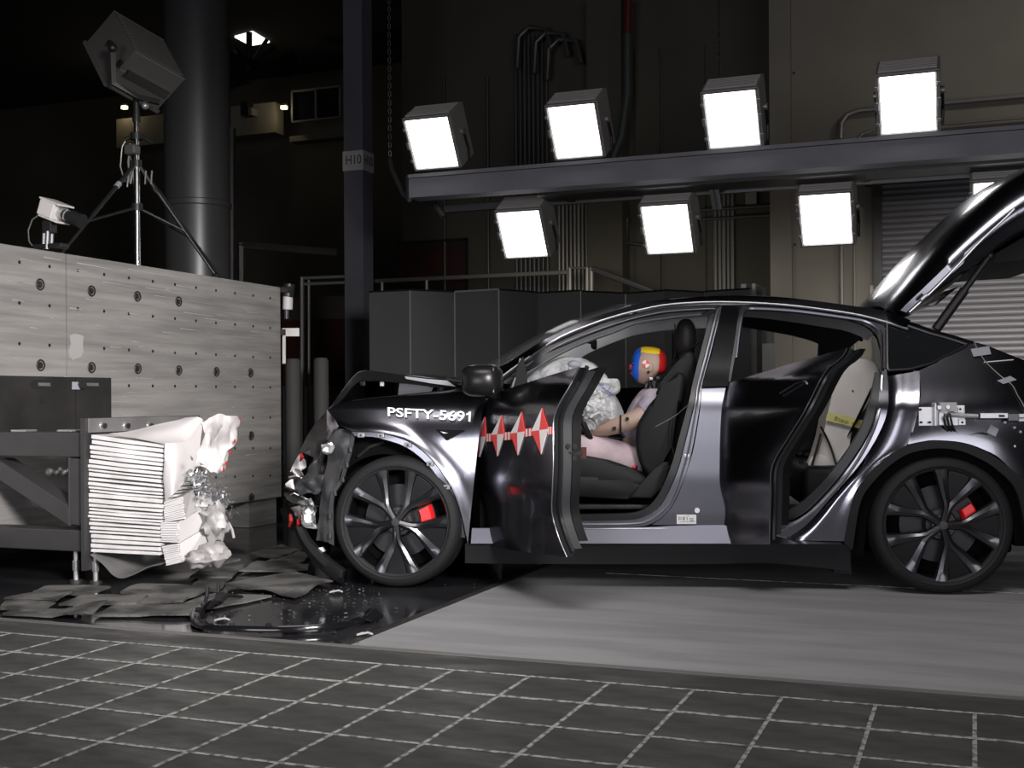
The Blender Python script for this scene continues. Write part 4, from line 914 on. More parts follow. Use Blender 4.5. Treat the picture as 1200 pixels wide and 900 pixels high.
wtube('panel_gap', [(1074, 434), (1078.5, 455), (1075, 490), (1064, 519)], .004, 'seal', -.003, 24)
strip('c_pillar', [(1040, 372), (1067, 377), (1093, 386), (1118, 393), (1142, 400.5)], [(1040, 374), (1064, 380), (1090, 390), (1115, 397), (1139, 402.5)], 'gloss_black', 16, 3, -.004, .03)
strip('quarter_glass', [(1038.5, 373), (1064, 380), (1090, 389.5), (1115, 396.5), (1139, 402)], [(1041, 435), (1065, 433), (1090, 426.5), (1112, 415.5), (1133, 405)], 'tint_glass', 22, 6, .006, .008)
wtube('quarter_glass_frame', [(1039.5, 376), (1040, 434), (1066, 432.5), (1090, 426), (1112, 415), (1135, 404), (1112, 396.5), (1090, 390.5), (1064, 381.5)], .009, 'seal', -.002, 60, sm=False)
strip('rear_bumper', [(1200, 568), (1240, 560), (1290, 540)], [(1214, 640), (1250, 640), (1295, 636)], 'black_plastic', 14, 5, .01, .03)
strip('arch_cladding', [(989, 636), (1000, 583), (1017, 557.5), (1040, 535.5), (1062, 522.5), (1095, 516.5), (1125, 519), (1150, 527), (1175, 542), (1203, 572), (1214, 640)], [(999, 645), (1008, 590), (1025, 563), (1046, 543), (1067, 531), (1096, 525.5), (1122, 527.5), (1145, 536), (1168, 550), (1192, 578), (1204, 640)], 'black_plastic', 60, 4, -.022, .06)
strip('rear_wheel_liner', [(997, 650), (1006, 590), (1024, 561), (1046, 541), (1067, 529), (1096, 523.5), (1122, 525.5), (1145, 534), (1168, 548), (1192, 577), (1206, 640)], [(1012, 650), (1018, 600), (1032, 575), (1052, 556), (1070, 547), (1096, 542), (1118, 544), (1138, 550), (1158, 562), (1180, 590), (1190, 640)], 'dark_void', 50, 4, .05, .55)
strip('mud_flap', [(975, 660), (997, 660)], [(978, 672), (998, 673)], 'black_plastic', 4, 3, .03, .2)
# tape, thin cable and sensor mount on the quarter
for pts in ([(1137.5, 409), (1159, 405.5), (1161.5, 415), (1141, 418)], [(1168.5, 446), (1184, 440.5), (1191.5, 445), (1175.5, 450)], [(1161, 497.5), (1170.5, 503), (1158.5, 529), (1149, 523)], [(1196, 548), (1206, 556), (1206, 566), (1198, 562)]):
    a, b, c, d = pts; strip('tape_patch', [a, b], [d, c], 'grey_tape', 6, 4, -.013, .003)
wtube('taped_cable', [(1142, 401), (1147, 412), (1156, 425), (1172, 440), (1186, 451), (1193, 464), (1199, 474), (1206, 490)], .003, 'pipe_light', -.010, 30)
wtube('tape_thread', [(1153, 424.5), (1170, 423), (1187.5, 421.5)], .003, 'sticker_white', -.008, 8)
sm_ = MB(); p0 = crs(1088, 487, -.03)
def sbox(px0, py0, px1, py1, o0, o1, name, m, par=None):
    A = crs(px0, py0, -.01); B = crs(px1, py1, -.01); y = min(A.y, B.y)
    return MB().box(((A.x + B.x) / 2, y - (o0 + o1) / 2, (A.z + B.z) / 2), (abs(B.x - A.x), o1 - o0, abs(A.z - B.z)), bevel=.002).build(name, MT[m], par or car)
smo = sbox(1076, 477, 1093, 499, -.02, .008, 'sensor_mount', 'bare_metal')
sbox(1092, 472, 1095, 499, -.02, .05, 'mount_rib', 'bare_metal', smo); sbox(1094, 475, 1130, 498.5, -.02, .014, 'mount_plate', 'bare_metal', smo); sbox(1098, 471.5, 1118, 482, .014, .06, 'sensor_block', 'white_alu', smo)
sbox(1098, 483, 1104, 498, .01, .04, 'mount_foot', 'bare_metal', smo); sbox(1121, 477, 1128, 483, .01, .03, 'mount_foot', 'bare_metal', smo); sbox(1122, 491, 1130, 498, .01, .03, 'mount_foot', 'bare_metal', smo)
for px, py in ((1101, 477.5), (1111, 477)): p = crs(px, py, -.085); MB().cyl(p, p + V((0, .03, 0)), .010, n=10).build('cap_screw', MT['chrome_trim'], smo)
for px, py in ((1079, 480), (1080, 495), (1090, 495), (1125.5, 479.5), (1128, 495)): p = crs(px, py, -.045); MB().cyl(p, p + V((0, .02, 0)), .006, n=8).build('bolt', MT['hole'], smo)
for px in (1111, 1115, 1119): MB().tube([crs(1112, 484, -.07), crs(px - 5, 490, -.075), crs(px - 3, 499, -.05), crs(px, 505, -.02)], .006, 6).build('sensor_cable', MT['black_metal'], smo)
wtube('sensor_cable', [(1112, 498), (1122, 507), (1135, 509.5), (1148, 507.5), (1158, 509)], .006, 'black_metal', -.012, 20, parent=smo)
MB().tube([crs(1113, 485, -.05), crs(1127, 487, -.05), crs(1146, 487.5, -.05)], [.014, .012, .011], 8).build('probe_arm', MT['bare_metal'], smo, smooth=True)
sbox(1146, 484, 1178, 490, .03, .05, 'probe_rail', 'bare_metal', smo); sbox(1167, 486, 1174, 488.5, .05, .053, 'rail_slot', 'hole', smo)
sbox(1178, 484.5, 1190, 493, .03, .06, 'probe_head', 'gloss_black', smo); sbox(1190, 485, 1206, 493.5, .03, .055, 'probe_block', 'sticker_white', smo); sbox(1190, 489, 1206, 489.8, .055, .056, 'block_line', 'black_metal', smo)
for px, py in ((1178, 495), (1189, 501), (1196, 506), (1189, 523)): p = crs(px, py, -.008); MB().ball(p, .007, 8, 5).build('marker_dot', MT['sticker_white'], car)
# white data label on the B pillar foot with dark print bars
lp = [crs(px, py, -.002) for px, py in ((793, 603), (816, 603), (816, 614), (793, 614))]
lab_ = MB().prism(lp, (0, .002, 0)).build('data_label', MT['sticker_white'], car)
def lbar(x0, y0, x1, y1): MB().prism([crs(px, py, -.0035) for px, py in ((x0, y0), (x1, y0), (x1, y1), (x0, y1))], (0, .001, 0)).build('label_print', MT['grey_tape'], lab_)
for b in ((795, 605, 796, 609.5), (796.2, 606.2, 799, 607), (796.2, 608.2, 799, 609), (800, 605.5, 802.7, 609.7), (803.8, 605.8, 805.4, 606.6), (805, 606.6, 806, 609.8), (808, 607, 813, 607.8), (808, 608.8, 812.8, 610), (796.5, 611, 808, 611.6), (808.6, 610.6, 814.5, 611.6), (805, 604, 807.8, 604.6)): lbar(*b)
# --- windscreen, roof glass, bonnet
def mir(p): return V((p.x, 2 * CC - p.y, p.z))
def across(name, pts, m, crown=.06, fwd=0, n=24, k=13, th=.006, off=0, farfn=None, parent=None):
    A = resample([crs(*p, off) for p in pts], n); g = []
    for p in A:
        q = farfn(p) if farfn else mir(p)
        g.append([lerp(p, q, t) + V((-fwd * 4 * t * (1 - t), 0, crown * 4 * t * (1 - t))) for t in [j / (k - 1) for j in range(k)]])
    return MB().shell(g, [[p - V((0, 0, th)) for p in r] for r in g]).build(name, MT[m], parent or car, smooth=60)
across('windscreen', RAIL[:6], 'glass', .03, .16)
across('glass_roof', RAIL[5:], 'gloss_black', .015, 0)
across('roof_lining', [(x, y + 9) for x, y in RAIL[5:]], 'headliner', .05, 0, th=.01, off=.06)
across('windscreen_header', [(735, 364), (752, 358)], 'headliner', .03, .1, n=4, th=.02, off=.05)
# far side body: rails, pillars with pale lining, doors, wing, quarter
def far_strip(name, pa, pb, m, n=20, k=4, off=0, th=.03):
    A = resample([crs(*p, 0) for p in pa], n); B = resample([crs(*p, 0) for p in pb], n)
    g = [[mir(surf(lerp(a.x, b.x, t), lerp(a.z, b.z, t), off)) for t in [j / (k - 1) for j in range(k)]] for a, b in zip(A, B)]
    return MB().shell(g, [[p - V((0, th, 0)) for p in r] for r in g]).build(name, MT[m], car, smooth=50)
far_strip('roof_rail', RAIL, TRIM, 'paint', 40)
far_strip('pillar_lining', [(575, 436)] + RAIL[:9], [(590, 448), (606, 442), (630, 428), (670, 405), (700, 392), (735, 380), (765, 374.5), (800, 371), (850, 369)], 'headliner', 40, 5, .045, .05)
far_strip('roof_rail_lining', RAIL[8:], [(840, 369), (880, 367), (907, 370), (947, 376), (985, 384), (1010, 394), (1030, 410)], 'black_soft', 30, 4, .045, .05)
far_strip('b_pillar', [(846, 362), (822, 453), (822, 600)], [(866, 362), (853, 453), (865, 600)], 'black_soft', 14, 3, .03, .06)
far_strip('front_wing', [(400, 478), (460, 465), (513, 460), (565, 458)], [(400, 500), (447, 508), (507, 540), (549, 637)], 'paint', 24, 10)
far_strip('front_door', [(568, 461), (640, 455), (740, 451), (838, 447)], [(556, 634), (640, 636), (740, 636), (845, 636)], 'paint', 16, 8, 0, .09)
far_strip('rear_door', [(842, 447), (900, 444), (980, 438), (1040, 434)], [(848, 636), (890, 636), (930, 630), (1000, 560)], 'paint', 16, 8, 0, .09)
far_strip('rear_quarter', [(1042, 434), (1100, 424), (1142, 400), (1192, 418), (1290, 470)], [(1002, 562), (1062, 522), (1125, 519), (1175, 542), (1215, 600)], 'paint', 24, 8)
far_strip('quarter_glass', [(1038, 373), (1090, 388), (1142, 401)], [(1041, 435), (1090, 427), (1138, 404)], 'glass', 12, 3, .01, .008)
far_strip('c_pillar', [(1000, 378), (1034, 380)], [(1008, 440), (1042, 438)], 'black_soft', 6, 3, .02, .06)
far_strip('rocker_panel', [(553, 619), (760, 618), (985, 632)], [(553, 636), (760, 636), (985, 637)], 'paint', 14, 3)
far_strip('side_skirt', [(545, 637), (830, 637), (997, 637)], [(545, 660), (830, 661), (997, 671)], 'black_plastic', 14, 3, 0, .2)
# far window glass (front and rear door)
far_strip('window_glass', [(600, 446), (653, 413), (720, 385), (780, 370), (832, 366)], [(600, 458), (653, 455), (720, 452), (780, 450), (825, 449)], 'glass', 20, 4, .03, .005)
far_strip('window_glass', [(872, 372), (933, 372), (985, 381), (1020, 396)], [(858, 447), (920, 443), (980, 438), (1022, 436)], 'glass', 14, 4, .03, .005)
# floor pan, sills, firewall, rear bulkhead
uL, uR = crs(560, 600).x, crs(1010, 600).x
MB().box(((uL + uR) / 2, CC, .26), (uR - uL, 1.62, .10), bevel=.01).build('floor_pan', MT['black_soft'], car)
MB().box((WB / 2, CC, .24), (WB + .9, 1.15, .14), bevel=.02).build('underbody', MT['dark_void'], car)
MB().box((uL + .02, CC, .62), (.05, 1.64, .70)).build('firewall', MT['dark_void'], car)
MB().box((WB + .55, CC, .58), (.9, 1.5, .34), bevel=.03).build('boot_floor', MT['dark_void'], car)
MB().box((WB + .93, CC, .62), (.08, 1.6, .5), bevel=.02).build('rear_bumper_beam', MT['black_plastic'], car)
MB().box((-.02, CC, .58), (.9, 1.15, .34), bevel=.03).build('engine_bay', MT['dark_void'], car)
for q in (0, 1): MB().box((lerp(-.55, -.3, q), CC + .2, .55 + .1 * q), (.12, 1.0, .16), bevel=.02).build('bent_crossmember', MT['dark_steel'], car)
# bonnet: buckled up into a ridge
BON = [(386, 478), (398, 462), (410, 446), (420, 435.5), (432, 434), (446, 435.5), (473, 439.5), (500, 442.5), (525, 445), (548, 450.5), (566, 458)]
def bon_far(p):
    q = mir(p); q.z = min(q.z, 1.13) - (.10 if p.x < .0 else .0) * min(1, -p.x / .1 if p.x < 0 else 0) - .012; return q
A = resample([crt(px, py, .22) for px, py in BON], 40, False); g = []
for p in A:
    q = bon_far(V((p.x, .22, p.z)))
    g.append([lerp(p, q, t) + V((0, 0, .03 * 4 * t * (1 - t) + .006 * noise.noise(V((p.x * 5, t * 4, 0))))) for t in [j / 14 for j in range(15)]])
MB().shell(g, [[p - V((-.003, 0, .007)) for p in r] for r in g]).build('bonnet', MT['gloss_black'], car, smooth=35)
HEM = [(390, 480), (403, 466), (414, 452), (424, 445), (434, 444.5), (448, 446), (474, 449.5), (500, 452.5), (522, 455), (546, 456), (564, 461)]
A_ = resample([crt(px, py, .215) for px, py in BON], 40, False); B_ = resample([crt(px, py, .235) for px, py in HEM], 40, False)
gh = [[lerp(a, b, t) for t in (0, .5, 1)] for a, b in zip(A_, B_)]; MB().shell(gh, [[p + V((0, .03, 0)) for p in r] for r in gh]).build('bonnet_edge', MT['mirror_black'], car, smooth=40)
A_ = [crt(px, py, .21) for px, py in ((474, 441), (500, 444), (524, 446))]; B_ = [crt(px, py, .21) for px, py in ((476, 444), (504, 449), (534, 453))]
MB().shell([[a, b] for a, b in zip(A_, B_)], [[a + V((0, .004, 0)), b + V((0, .004, 0))] for a, b in zip(A_, B_)]).build('bonnet_reflection', MT['dull_clip'], car)  # grey strip drawn in for the reflection on the bonnet's top
MB().prism([crt(px, py, .62) for px, py in ((468, 449), (508, 453), (505, 460), (466, 466))], (0, .01, 0)).build('bonnet_panel', MT['dull_clip'], car)
slab_px('bonnet_inner_frame', [(392, 476), (404, 460), (416, 446), (422, 441), (446, 441.5), (462, 444), (462, 466), (440, 470), (405, 475)], .9, .93, 'dark_void', .002, segs=1)
MB().tube(resample([crt(px, py, .26) for px, py in ((420, 444.5), (440, 445), (458, 446.5), (474, 447.5), (500, 451), (507, 453))], 20), .008, 6).build('bonnet_hem', MT['dark_steel'], car)
for px, py in ((425, 449), (448, 450)): MB().box(crt(px, py, .5), (.03, .02, .03), bevel=.004).build('bonnet_clip', MT['bare_metal'], car)
for px, py, w in ((518, 455, .3), (528, 453, .35)): MB().ball(crt(px, py, w), .03, 10, 8).build('bonnet_hinge', MT['dark_steel'], car, smooth=True)
MB().tube(resample([crt(px, py, .24) for px, py in ((548, 449), (535, 447), (524, 445)) ], 8), .01, 6).build('wiper_cowl', MT['black_plastic'], car)
across('cowl', [(548, 456), (566, 452), (585, 440)], 'black_plastic', .0, .14, n=6, th=.03, off=.05)
# crushed nose
def rag(name, ra, rb, m, w0, w1, amp, seed, n=18, k=14, sc=7, th=.006, parent=None):
    A = resample([crt(px, py, w0) for px, py in ra], n); B = resample([crt(px, py, w1) for px, py in rb], n); g = []
    for a, b in zip(A, B):
        r = []
        for j in range(k):
            p = lerp(a, b, j / (k - 1)); o = noise.noise_vector(p * sc + V((seed, 0, 0))) + .5 * noise.noise_vector(p * sc * 2.3 + V((0, seed, 0)))
            r.append(p + V((o.x * .5, o.y, o.z * .5)) * amp)
        g.append(r)
    nv = V((0, th, 0))
    return MB().shell(g, [[p + nv for p in r] for r in g]).build(name, MT[m], parent or car, smooth=25)
rag('front_fascia', [(421, 437), (404, 457), (386, 477), (362, 508), (350, 529)], [(426, 440), (408, 462), (391, 482), (383, 505), (371, 537)], 'gloss_black', .5, .42, .015, 1)
rag('wing_tip', [(384, 480), (383, 500), (381, 515)], [(398, 497), (392, 505), (384, 514)], 'paint', .10, .06, .012, 2, 8, 8)
rag('bumper_side', [(396, 500), (386, 511), (381, 540), (376, 572), (374, 605), (371, 634)], [(414, 508), (409, 528), (404, 545), (398, 566), (390, 590), (389, 636)], 'torn_plastic', .09, .05, .035, 3, 24, 12)
rag('bumper_side_flange', [(411, 507), (408, 529), (403, 545), (398, 563), (386, 586), (385, 636)], [(416, 510), (412, 530), (408, 544), (402, 564), (391, 586), (391, 639)], 'torn_plastic', .035, .03, .004, 4, 24, 4, th=.015)
for px, py in ((411, 527), (407, 545), (402, 562), (393, 578), (387, 605), (387, 628)): MB().box(crt(px, py, .025), (.016, .02, .03), bevel=.003).build('flange_clip', MT['dark_steel'], car)
rag('torn_fascia', [(371, 537), (360, 553), (349, 563)], [(388, 510), (385, 535), (376, 557)], 'torn_plastic', .3, .12, .05, 5)
rag('torn_fascia', [(349, 560), (345, 572), (350, 584)], [(381, 556), (378, 568), (374, 578)], 'torn_plastic', .25, .10, .05, 6)
rag('torn_fascia', [(333, 577), (350, 580), (372, 590)], [(334, 586), (350, 592), (372, 594)], 'dark_steel', .3, .12, .03, 7)
rag('torn_fascia', [(328, 597), (332, 612), (341, 622)], [(346, 590), (349, 603), (352, 618)], 'black_plastic', .35, .2, .02, 8)
rag('foil_bag', [(340, 594), (344, 604), (352, 612)], [(366, 590), (372, 606), (373, 622)], 'foil', .2, .08, .05, 9, sc=11)
rag('foil_bag', [(346, 588), (352, 592), (360, 600)], [(366, 584), (369, 590), (370, 600)], 'foil', .16, .1, .03, 10, sc=11)
rag('headlamp_shard', [(350, 530), (345, 540), (340, 552)], [(357, 538), (356, 548), (350, 555)], 'torn_white', .3, .25, .03, 11, 10, 8, 12)
rag('headlamp_shard', [(335, 566), (337, 572), (341, 575)], [(344, 562), (345, 569), (346, 574)], 'sticker_white', .25, .22, .02, 12, 8, 6, 12)
rag('headlamp_shard', [(340, 551), (344, 557), (349, 561)], [(352, 548), (354, 553), (356, 557)], 'torn_white', .28, .22, .03, 13, 8, 6, 14)
rag('headlamp_shard', [(376, 522), (380, 530), (384, 534)], [(388, 516), (390, 522), (390, 530)], 'foil', .07, .05, .03, 18, 8, 8, 16)
rag('inner_crumple', [(372, 520), (368, 545), (362, 570)], [(386, 515), (388, 545), (384, 585)], 'dark_steel', .35, .3, .05, 15)
rag('inner_crumple', [(352, 600), (356, 625), (366, 645)], [(384, 590), (386, 620), (388, 650)], 'dark_void', .4, .35, .05, 16)
for px, py, h in ((340, 603, 14), (349, 609, 10), (353, 532, 8)):
    MB().tube([crt(px, py, .2), crt(px + 1, py + h / 2, .18), crt(px - 1, py + h, .2)], [.008, .012, .006], 7).build('red_lens_shard', MT['lens_red'], car)
for k in range(9):
    px = 336 + 5 * (k % 5) + random.uniform(-2, 3); py = 560 + 9 * (k // 3) + random.uniform(-3, 3)
    MB().tube([crt(px, py, .24), crt(px + random.uniform(4, 14), py + random.uniform(-6, 6), .2), crt(px + random.uniform(12, 26), py + random.uniform(-6, 12), .2)], random.uniform(.004, .009), 5).build('broken_strut', MT['dark_steel' if k % 3 else 'bare_metal'], car)
# lip hanging down to the floor and lower splitter

m = MB(); rows = list(zip([(344, 618, .16), (350, 634, .14), (361, 652, .12), (377, 669, .1), (391, 680, .08), (400, 684, .06)], [(353, 617, .13), (361, 632, .09), (373, 645, .07), (386, 657, .05), (397, 665, .03), (402, 669, .03)]))
g = [[crt(*a), lerp(crt(*a), crt(*b), .5) - V((0, .02, 0)), crt(*b)] for a, b in rows]; g = [[r[j] for r in g] for j in range(3)]
g = [resample(r, 20) for r in g]; m.shell(g, [[p + V((.004, .05, 0)) for p in r] for r in g]); m.build('hanging_bumper_lip', MT['black_plastic'], car, smooth=40)
MB().prism([crt(px, py, .1) for px, py in ((369, 643), (378, 641), (381, 646), (372, 648))], (0, .02, 0)).build('torn_bracket', MT['bare_metal'], car)
# --- tailgate, raised on its strut
TG_TOP = [(1037, 362), (1045, 352), (1063, 332), (1083, 309), (1104, 286), (1124, 266), (1146, 245), (1170, 224), (1194, 208), (1225, 192), (1262, 178)]
TG_BOT = [(1066, 370), (1076, 362), (1094, 349), (1112, 336), (1130, 321), (1146, 308), (1162, 296), (1180, 284), (1200, 273), (1230, 262), (1268, 250)]
A = resample([crt(px, py, .30) for px, py in TG_TOP], 30); B = resample([crt(px, py, .26) for px, py in TG_BOT], 30)
g = []
for a, b in zip(A, B):
    mid = lerp(a, b, .45) + (b - a).cross(V((0, 1, 0))).normalized() * 0; mid.y = .16
    prof = [V((b.x, .34, b.z)), V((b.x, .25, b.z)), lerp(a, b, .72) + V((0, .17 - lerp(a, b, .72).y, 0)), V((mid.x, .165, mid.z)), lerp(a, b, .2) + V((0, .21 - lerp(a, b, .2).y, 0)), V((a.x, .30, a.z)), V((a.x, .48, a.z + .03))]
    far = [mir(p) for p in reversed(prof)]
    g.append(prof + [lerp(prof[-1], far[0], t) + V((0, 0, .03 * 4 * t * (1 - t))) for t in (.25, .5, .75)] + far)
tg = MB(); tg.grid(g); tg.faces(g[0], [tuple(range(len(g[0])))]); tg.faces(g[-1], [tuple(range(len(g[0])))]); tgo = tg.build('tailgate', MT['gloss_black'], car, smooth=50)
tgo.data.materials[0] = MT['paint_dark'] if 'paint_dark' in MT else MT['paint']
P = resample([crt(px, py, .155) for px, py in ((1066, 366), (1090, 344), (1120, 314), (1150, 282), (1178, 256), (1189, 245))], 20); MB().tube(P, .006, 6).build('tailgate_seam', MT['chrome_trim'], tgo)
MB().prism([crt(px, py, .5) for px, py in ((1085, 358), (1100, 352), (1125, 335), (1112, 345), (1098, 357), (1090, 359))], (0, .9, 0), bevel=.01, segs=2).build('spoiler_lining', MT['gloss_black'], tgo)
MB().prism([crt(px, py, .32) for px, py in ((1148, 310), (1165, 298), (1200, 277), (1260, 256), (1262, 300), (1200, 304), (1160, 306))], (0, 1.2, 0), bevel=.01, segs=2).build('tailgate_lining', MT['black_soft'], tgo)
MB().prism([crt(px, py, .12) for px, py in ((1078, 350), (1086, 343), (1088, 346), (1080, 353))], (0, .02, 0), bevel=.003, segs=1).build('tailgate_bumper', MT['chrome_trim'], tgo)
slab_px('tailgate_hinge', [(1036, 364), (1044, 359), (1060, 361), (1066, 370), (1050, 370)], .36, .5, 'black_plastic', .008)
st = MB(); a, b = crt(1097, 386, .3), crt(1158, 302, .3); st.cyl(a, lerp(a, b, .55), .026, n=12); st.cyl(lerp(a, b, .55), b, .018, n=12); st.build('gas_strut', MT['black_metal'], car, smooth=True)
MB().ball(b + V((.01, 0, .01)), .025, 10, 8).build('strut_joint', MT['black_metal'], car, smooth=True)
# --- wheels
WR = .357
def wheel(c, axis_out, spin, front, near=True):
    wh = empty('wheel', c); wh.parent = car
    Z = V(axis_out).normalized(); X = V((1, 0, 0)); X = (X - Z * X.dot(Z)).normalized(); Y = Z.cross(X)
    if Y.z < 0: X = -X; Y = -Y
    M4 = Matrix(((X.x, Y.x, Z.x, 0), (X.y, Y.y, Z.y, 0), (X.z, Y.z, Z.z, 0), (0, 0, 0, 1)))
    T = [(.292, -.02), (.294, .0), (.300, .005), (.308, .007), (.311, .005), (.322, .004), (.336, -.004), (.346, -.016), (.353, -.032), (WR, -.06), (WR, -.2), (.350, -.225), (.33, -.245), (.292, -.24)]
    MB().lathe(T, M4, 72, closed=True).build('tyre', MT['rubber'], wh, smooth=45)
    if near:                                    # tread grooves
        m = MB()
        for h in (-.095, -.13, -.165): m.lathe([(WR + .0015, h - .004), (WR + .0015, h + .004), (WR - .002, h)], M4, 48, closed=True)
        m.build('tread_groove', MT['hole'], wh)
    MB().lathe([(.282, -.012), (.291, -.002), (.296, -.004), (.294, -.03), (.278, -.04)], M4, 64, closed=True).build('rim', MT['rim_lip'], wh, smooth=40)
    MB().lathe([(.278, -.03), (.284, -.04), (.272, -.2), (.29, -.23), (.262, -.2)], M4, 48, closed=True).build('rim_barrel', MT['dark_void'], wh, smooth=40)
    MB().lathe([(0, -.10), (.20, -.10), (.20, -.125), (0, -.125)], M4, 48).build('brake_disc', MT['brake_disc'], wh, smooth=30)
    MB().lathe([(0, -.055), (.075, -.055), (.085, -.075), (.085, -.10), (0, -.1)], M4, 24).build('hub', MT['dark_steel'], wh, smooth=30)
    MB().lathe([(0, -.135), (.262, -.135), (.262, -.15), (0, -.15)], M4, 40).build('dust_shield', MT['dark_void'], wh)
    def pol(r, a, h): return M4 @ V((r * math.cos(a), r * math.sin(a), h))
    for s in range(5):
        a0 = math.radians(spin + 72 * s)
        for sg in (-1, 1):
            pts = [(.020, 0, .0), (.055, sg * .02, -.004), (.09, sg * .05, -.010), (.118, sg * .12, -.016), (.146, sg * .20, -.019), (.185, sg * .265, -.018), (.225, sg * .305, -.014), (.262, sg * .33, -.010), (.287, sg * .345, -.008)]
            wd = [.022, .022, .021, .021, .023, .027, .031, .036, .044]
            g = []
            for (r, da, h), wv in zip(pts, wd):
                a = a0 + da * .98; c_ = pol(r, a, h); tn = (pol(r, a + .01, h) - pol(r, a - .01, h)).normalized() if r > .03 else (Y * math.cos(a0) - X * math.sin(a0)) * 1.0
                g.append([c_ - tn * wv - Z * .014, c_ - tn * wv * .75 - Z * .001, c_ + tn * wv * (.12) * sg + Z * .007, c_ + tn * wv * .75 - Z * .001, c_ + tn * wv - Z * .014, c_ - Z * .034])
            m = MB(); m.grid(g, closed_v=True); m.faces(g[0], [tuple(range(6))]); m.faces(g[-1], [tuple(range(6))]); m.build('spoke', MT['rim'], wh, smooth=35)
        if near:
            # gloss black aero insert between the two arms of each forked spoke
            L = [pol(.130, a0, -.024), pol(.19, a0 - .19, -.026), pol(.280, a0 - .26, -.022), pol(.284, a0, -.022), pol(.280, a0 + .26, -.022), pol(.19, a0 + .19, -.026)]
            MB().prism(L, -Z * .01).build('spoke_insert', MT['gloss_insert'], wh)
            a1 = a0 + math.radians(36); m = MB()
        MB().cyl(pol(.045, a0 + .63, -.03), pol(.045, a0 + .63, -.02), .009, n=6).build('wheel_nut', MT['black_metal'], wh)
    MB().lathe([(0, .006), (.022, .005), (.030, -.004), (.032, -.02), (0, -.02)], M4, 20).build('hub_cap', MT['black_metal'], wh, smooth=40)
    if near:
        ca = math.radians(20 if not front else 12); m = MB()
        g = []
        for q in range(8):
            a = ca + lerp(-.27, .27, q / 7); e = .75 if q in (0, 7) else 1
            g.append([pol(.195, a, -.125), pol(.195, a, -.07), pol(.185, a, -.055), pol(.13, a, -.055), pol(.118, a, -.07), pol(.118, a, -.125)])
        m.grid(g, closed_v=True); m.faces(g[0], [tuple(range(6))]); m.faces(g[-1], [tuple(range(6))]); m.build('brake_caliper', MT['brake_red'], wh, smooth=40)
    return wh
wheel((0, .0, WR), (math.sin(math.radians(-4)), -math.cos(math.radians(4)), 0), -90, True)
wheel((WB, .0, WR), (0, -1, 0), 0, False)
wheel((0, 2 * CC, WR), (0, 1, 0), 20, True, False); wheel((WB, 2 * CC, WR), (0, 1, 0), 40, False, False)
# --- near doors, swung open. Each is built in the plane it hangs in.
def door(name, hinge, d_cam, left, right, top_in, opts):
    H = CARM @ crt(*hinge, .05); H.z = 0
    D = (RIGHT * d_cam[0] + FWD * d_cam[1]).normalized(); N = V((-D.y, D.x, 0))       # D along the door, N into the door (towards the trim)
    if N.dot(RIGHT) < 0: N = -N
    def dp(px, py, o=0): return on_plane(px, py, H + N * o, N)
    n, k = 26, 18
    def off(v, s): return Wf(1.2, min(v, 1.1)) * .9 + .022 * math.exp(-((v - .42) / .10) ** 2) + opts.get('crown', .03) * (2 * s - 1) ** 2
    def base(px, py, s):
        o = .05
        for _ in range(6): p = dp(px, py, o); o = off(p.z, s)
        return dp(px, py, o) - N * o
    A = [base(p.x, p.y, 0) for p in resample([V((x, y, 0)) for x, y in left], n)]; B = [base(p.x, p.y, 1) for p in resample([V((x, y, 0)) for x, y in right], n)]; g = []
    for i in range(n):
        r = []
        for j in range(k):
            p = lerp(A[i], B[i], j / (k - 1)); r.append(p + N * off(p.z, j / (k - 1)))
        g.append(r)
    def on_skin(px, py, e=0):
        o = .05
        for _ in range(6):
            p = dp(px, py, o); b = p - N * o; bs = (9, 0)
            for i in range(n):
                s = (b - A[i]).dot(D) / max(1e-6, (B[i] - A[i]).dot(D)); dz = abs(lerp(A[i].z, B[i].z, s) - b.z)
                if dz < bs[0]: bs = (dz, s)
            o = off(p.z, min(1, max(0, bs[1])))
        return CARI @ dp(px, py, o + e)
    L2 = lambda G, o: [[CARI @ (p + N * o) for p in r] for r in G]
    dr_ = MB().shell(L2(g, 0), L2(g, .010)).build(name, MT['paint'], car, smooth=50)
    def inset(G, a, b0, b1):      # pull the free edge back and top/bottom in
        H_ = []
        for i in range(n):
            t = lerp(b0, 1 - b1, i / (n - 1)) * (n - 1); i0 = min(n - 2, int(t)); f = t - i0
            row = [lerp(G[i0][j], G[i0 + 1][j], f) for j in range(k)]
            e = (row[-1] - row[0]).normalized(); H_.append([lerp(row[0], row[-1] - e * a, j / (k - 1)) for j in range(k)])
        return H_
    g1 = inset(g, .014, .0, .0); MB().shell(L2(g1, .010), L2(g1, .045)).build('door_hem', MT['black_soft'], dr_, smooth=50)
    g2 = inset(g, .010, .02, .04); MB().shell(L2(g2, .045), L2(g2, .105)).build('door_frame', MT['paint_door'], dr_, smooth=50)
    g3 = inset(g, .0, .0, .08); MB().shell(L2(g3, .105), L2(g3, .15)).build('door_trim', MT['black_soft'], dr_, smooth=50)
    gr = [r[-1] for r in inset(g, .006, .0, .02)]; MB().tube([CARI @ (p + N * .047) for p in gr], .012, 6).build('door_seal', MT['seal'], dr_, smooth=True)
    MB().tube([CARI @ (r[-1] + N * .004) for r in g], .0025, 5).build('panel_edge', MT['chrome_trim'], dr_, smooth=True)
    return dr_, H, D, N, on_skin, g
D1 = door('front_door', (560, 560), (.40, -.95), [(572, 464), (569, 472), (560, 495), (554.5, 515), (551.5, 557), (554.5, 611), (564, 638)],
          [(678, 430), (668, 450), (649.5, 484), (647.6, 515), (647.5, 545), (646, 580), (646, 601), (654, 630), (663.5, 652.7)], None, {})
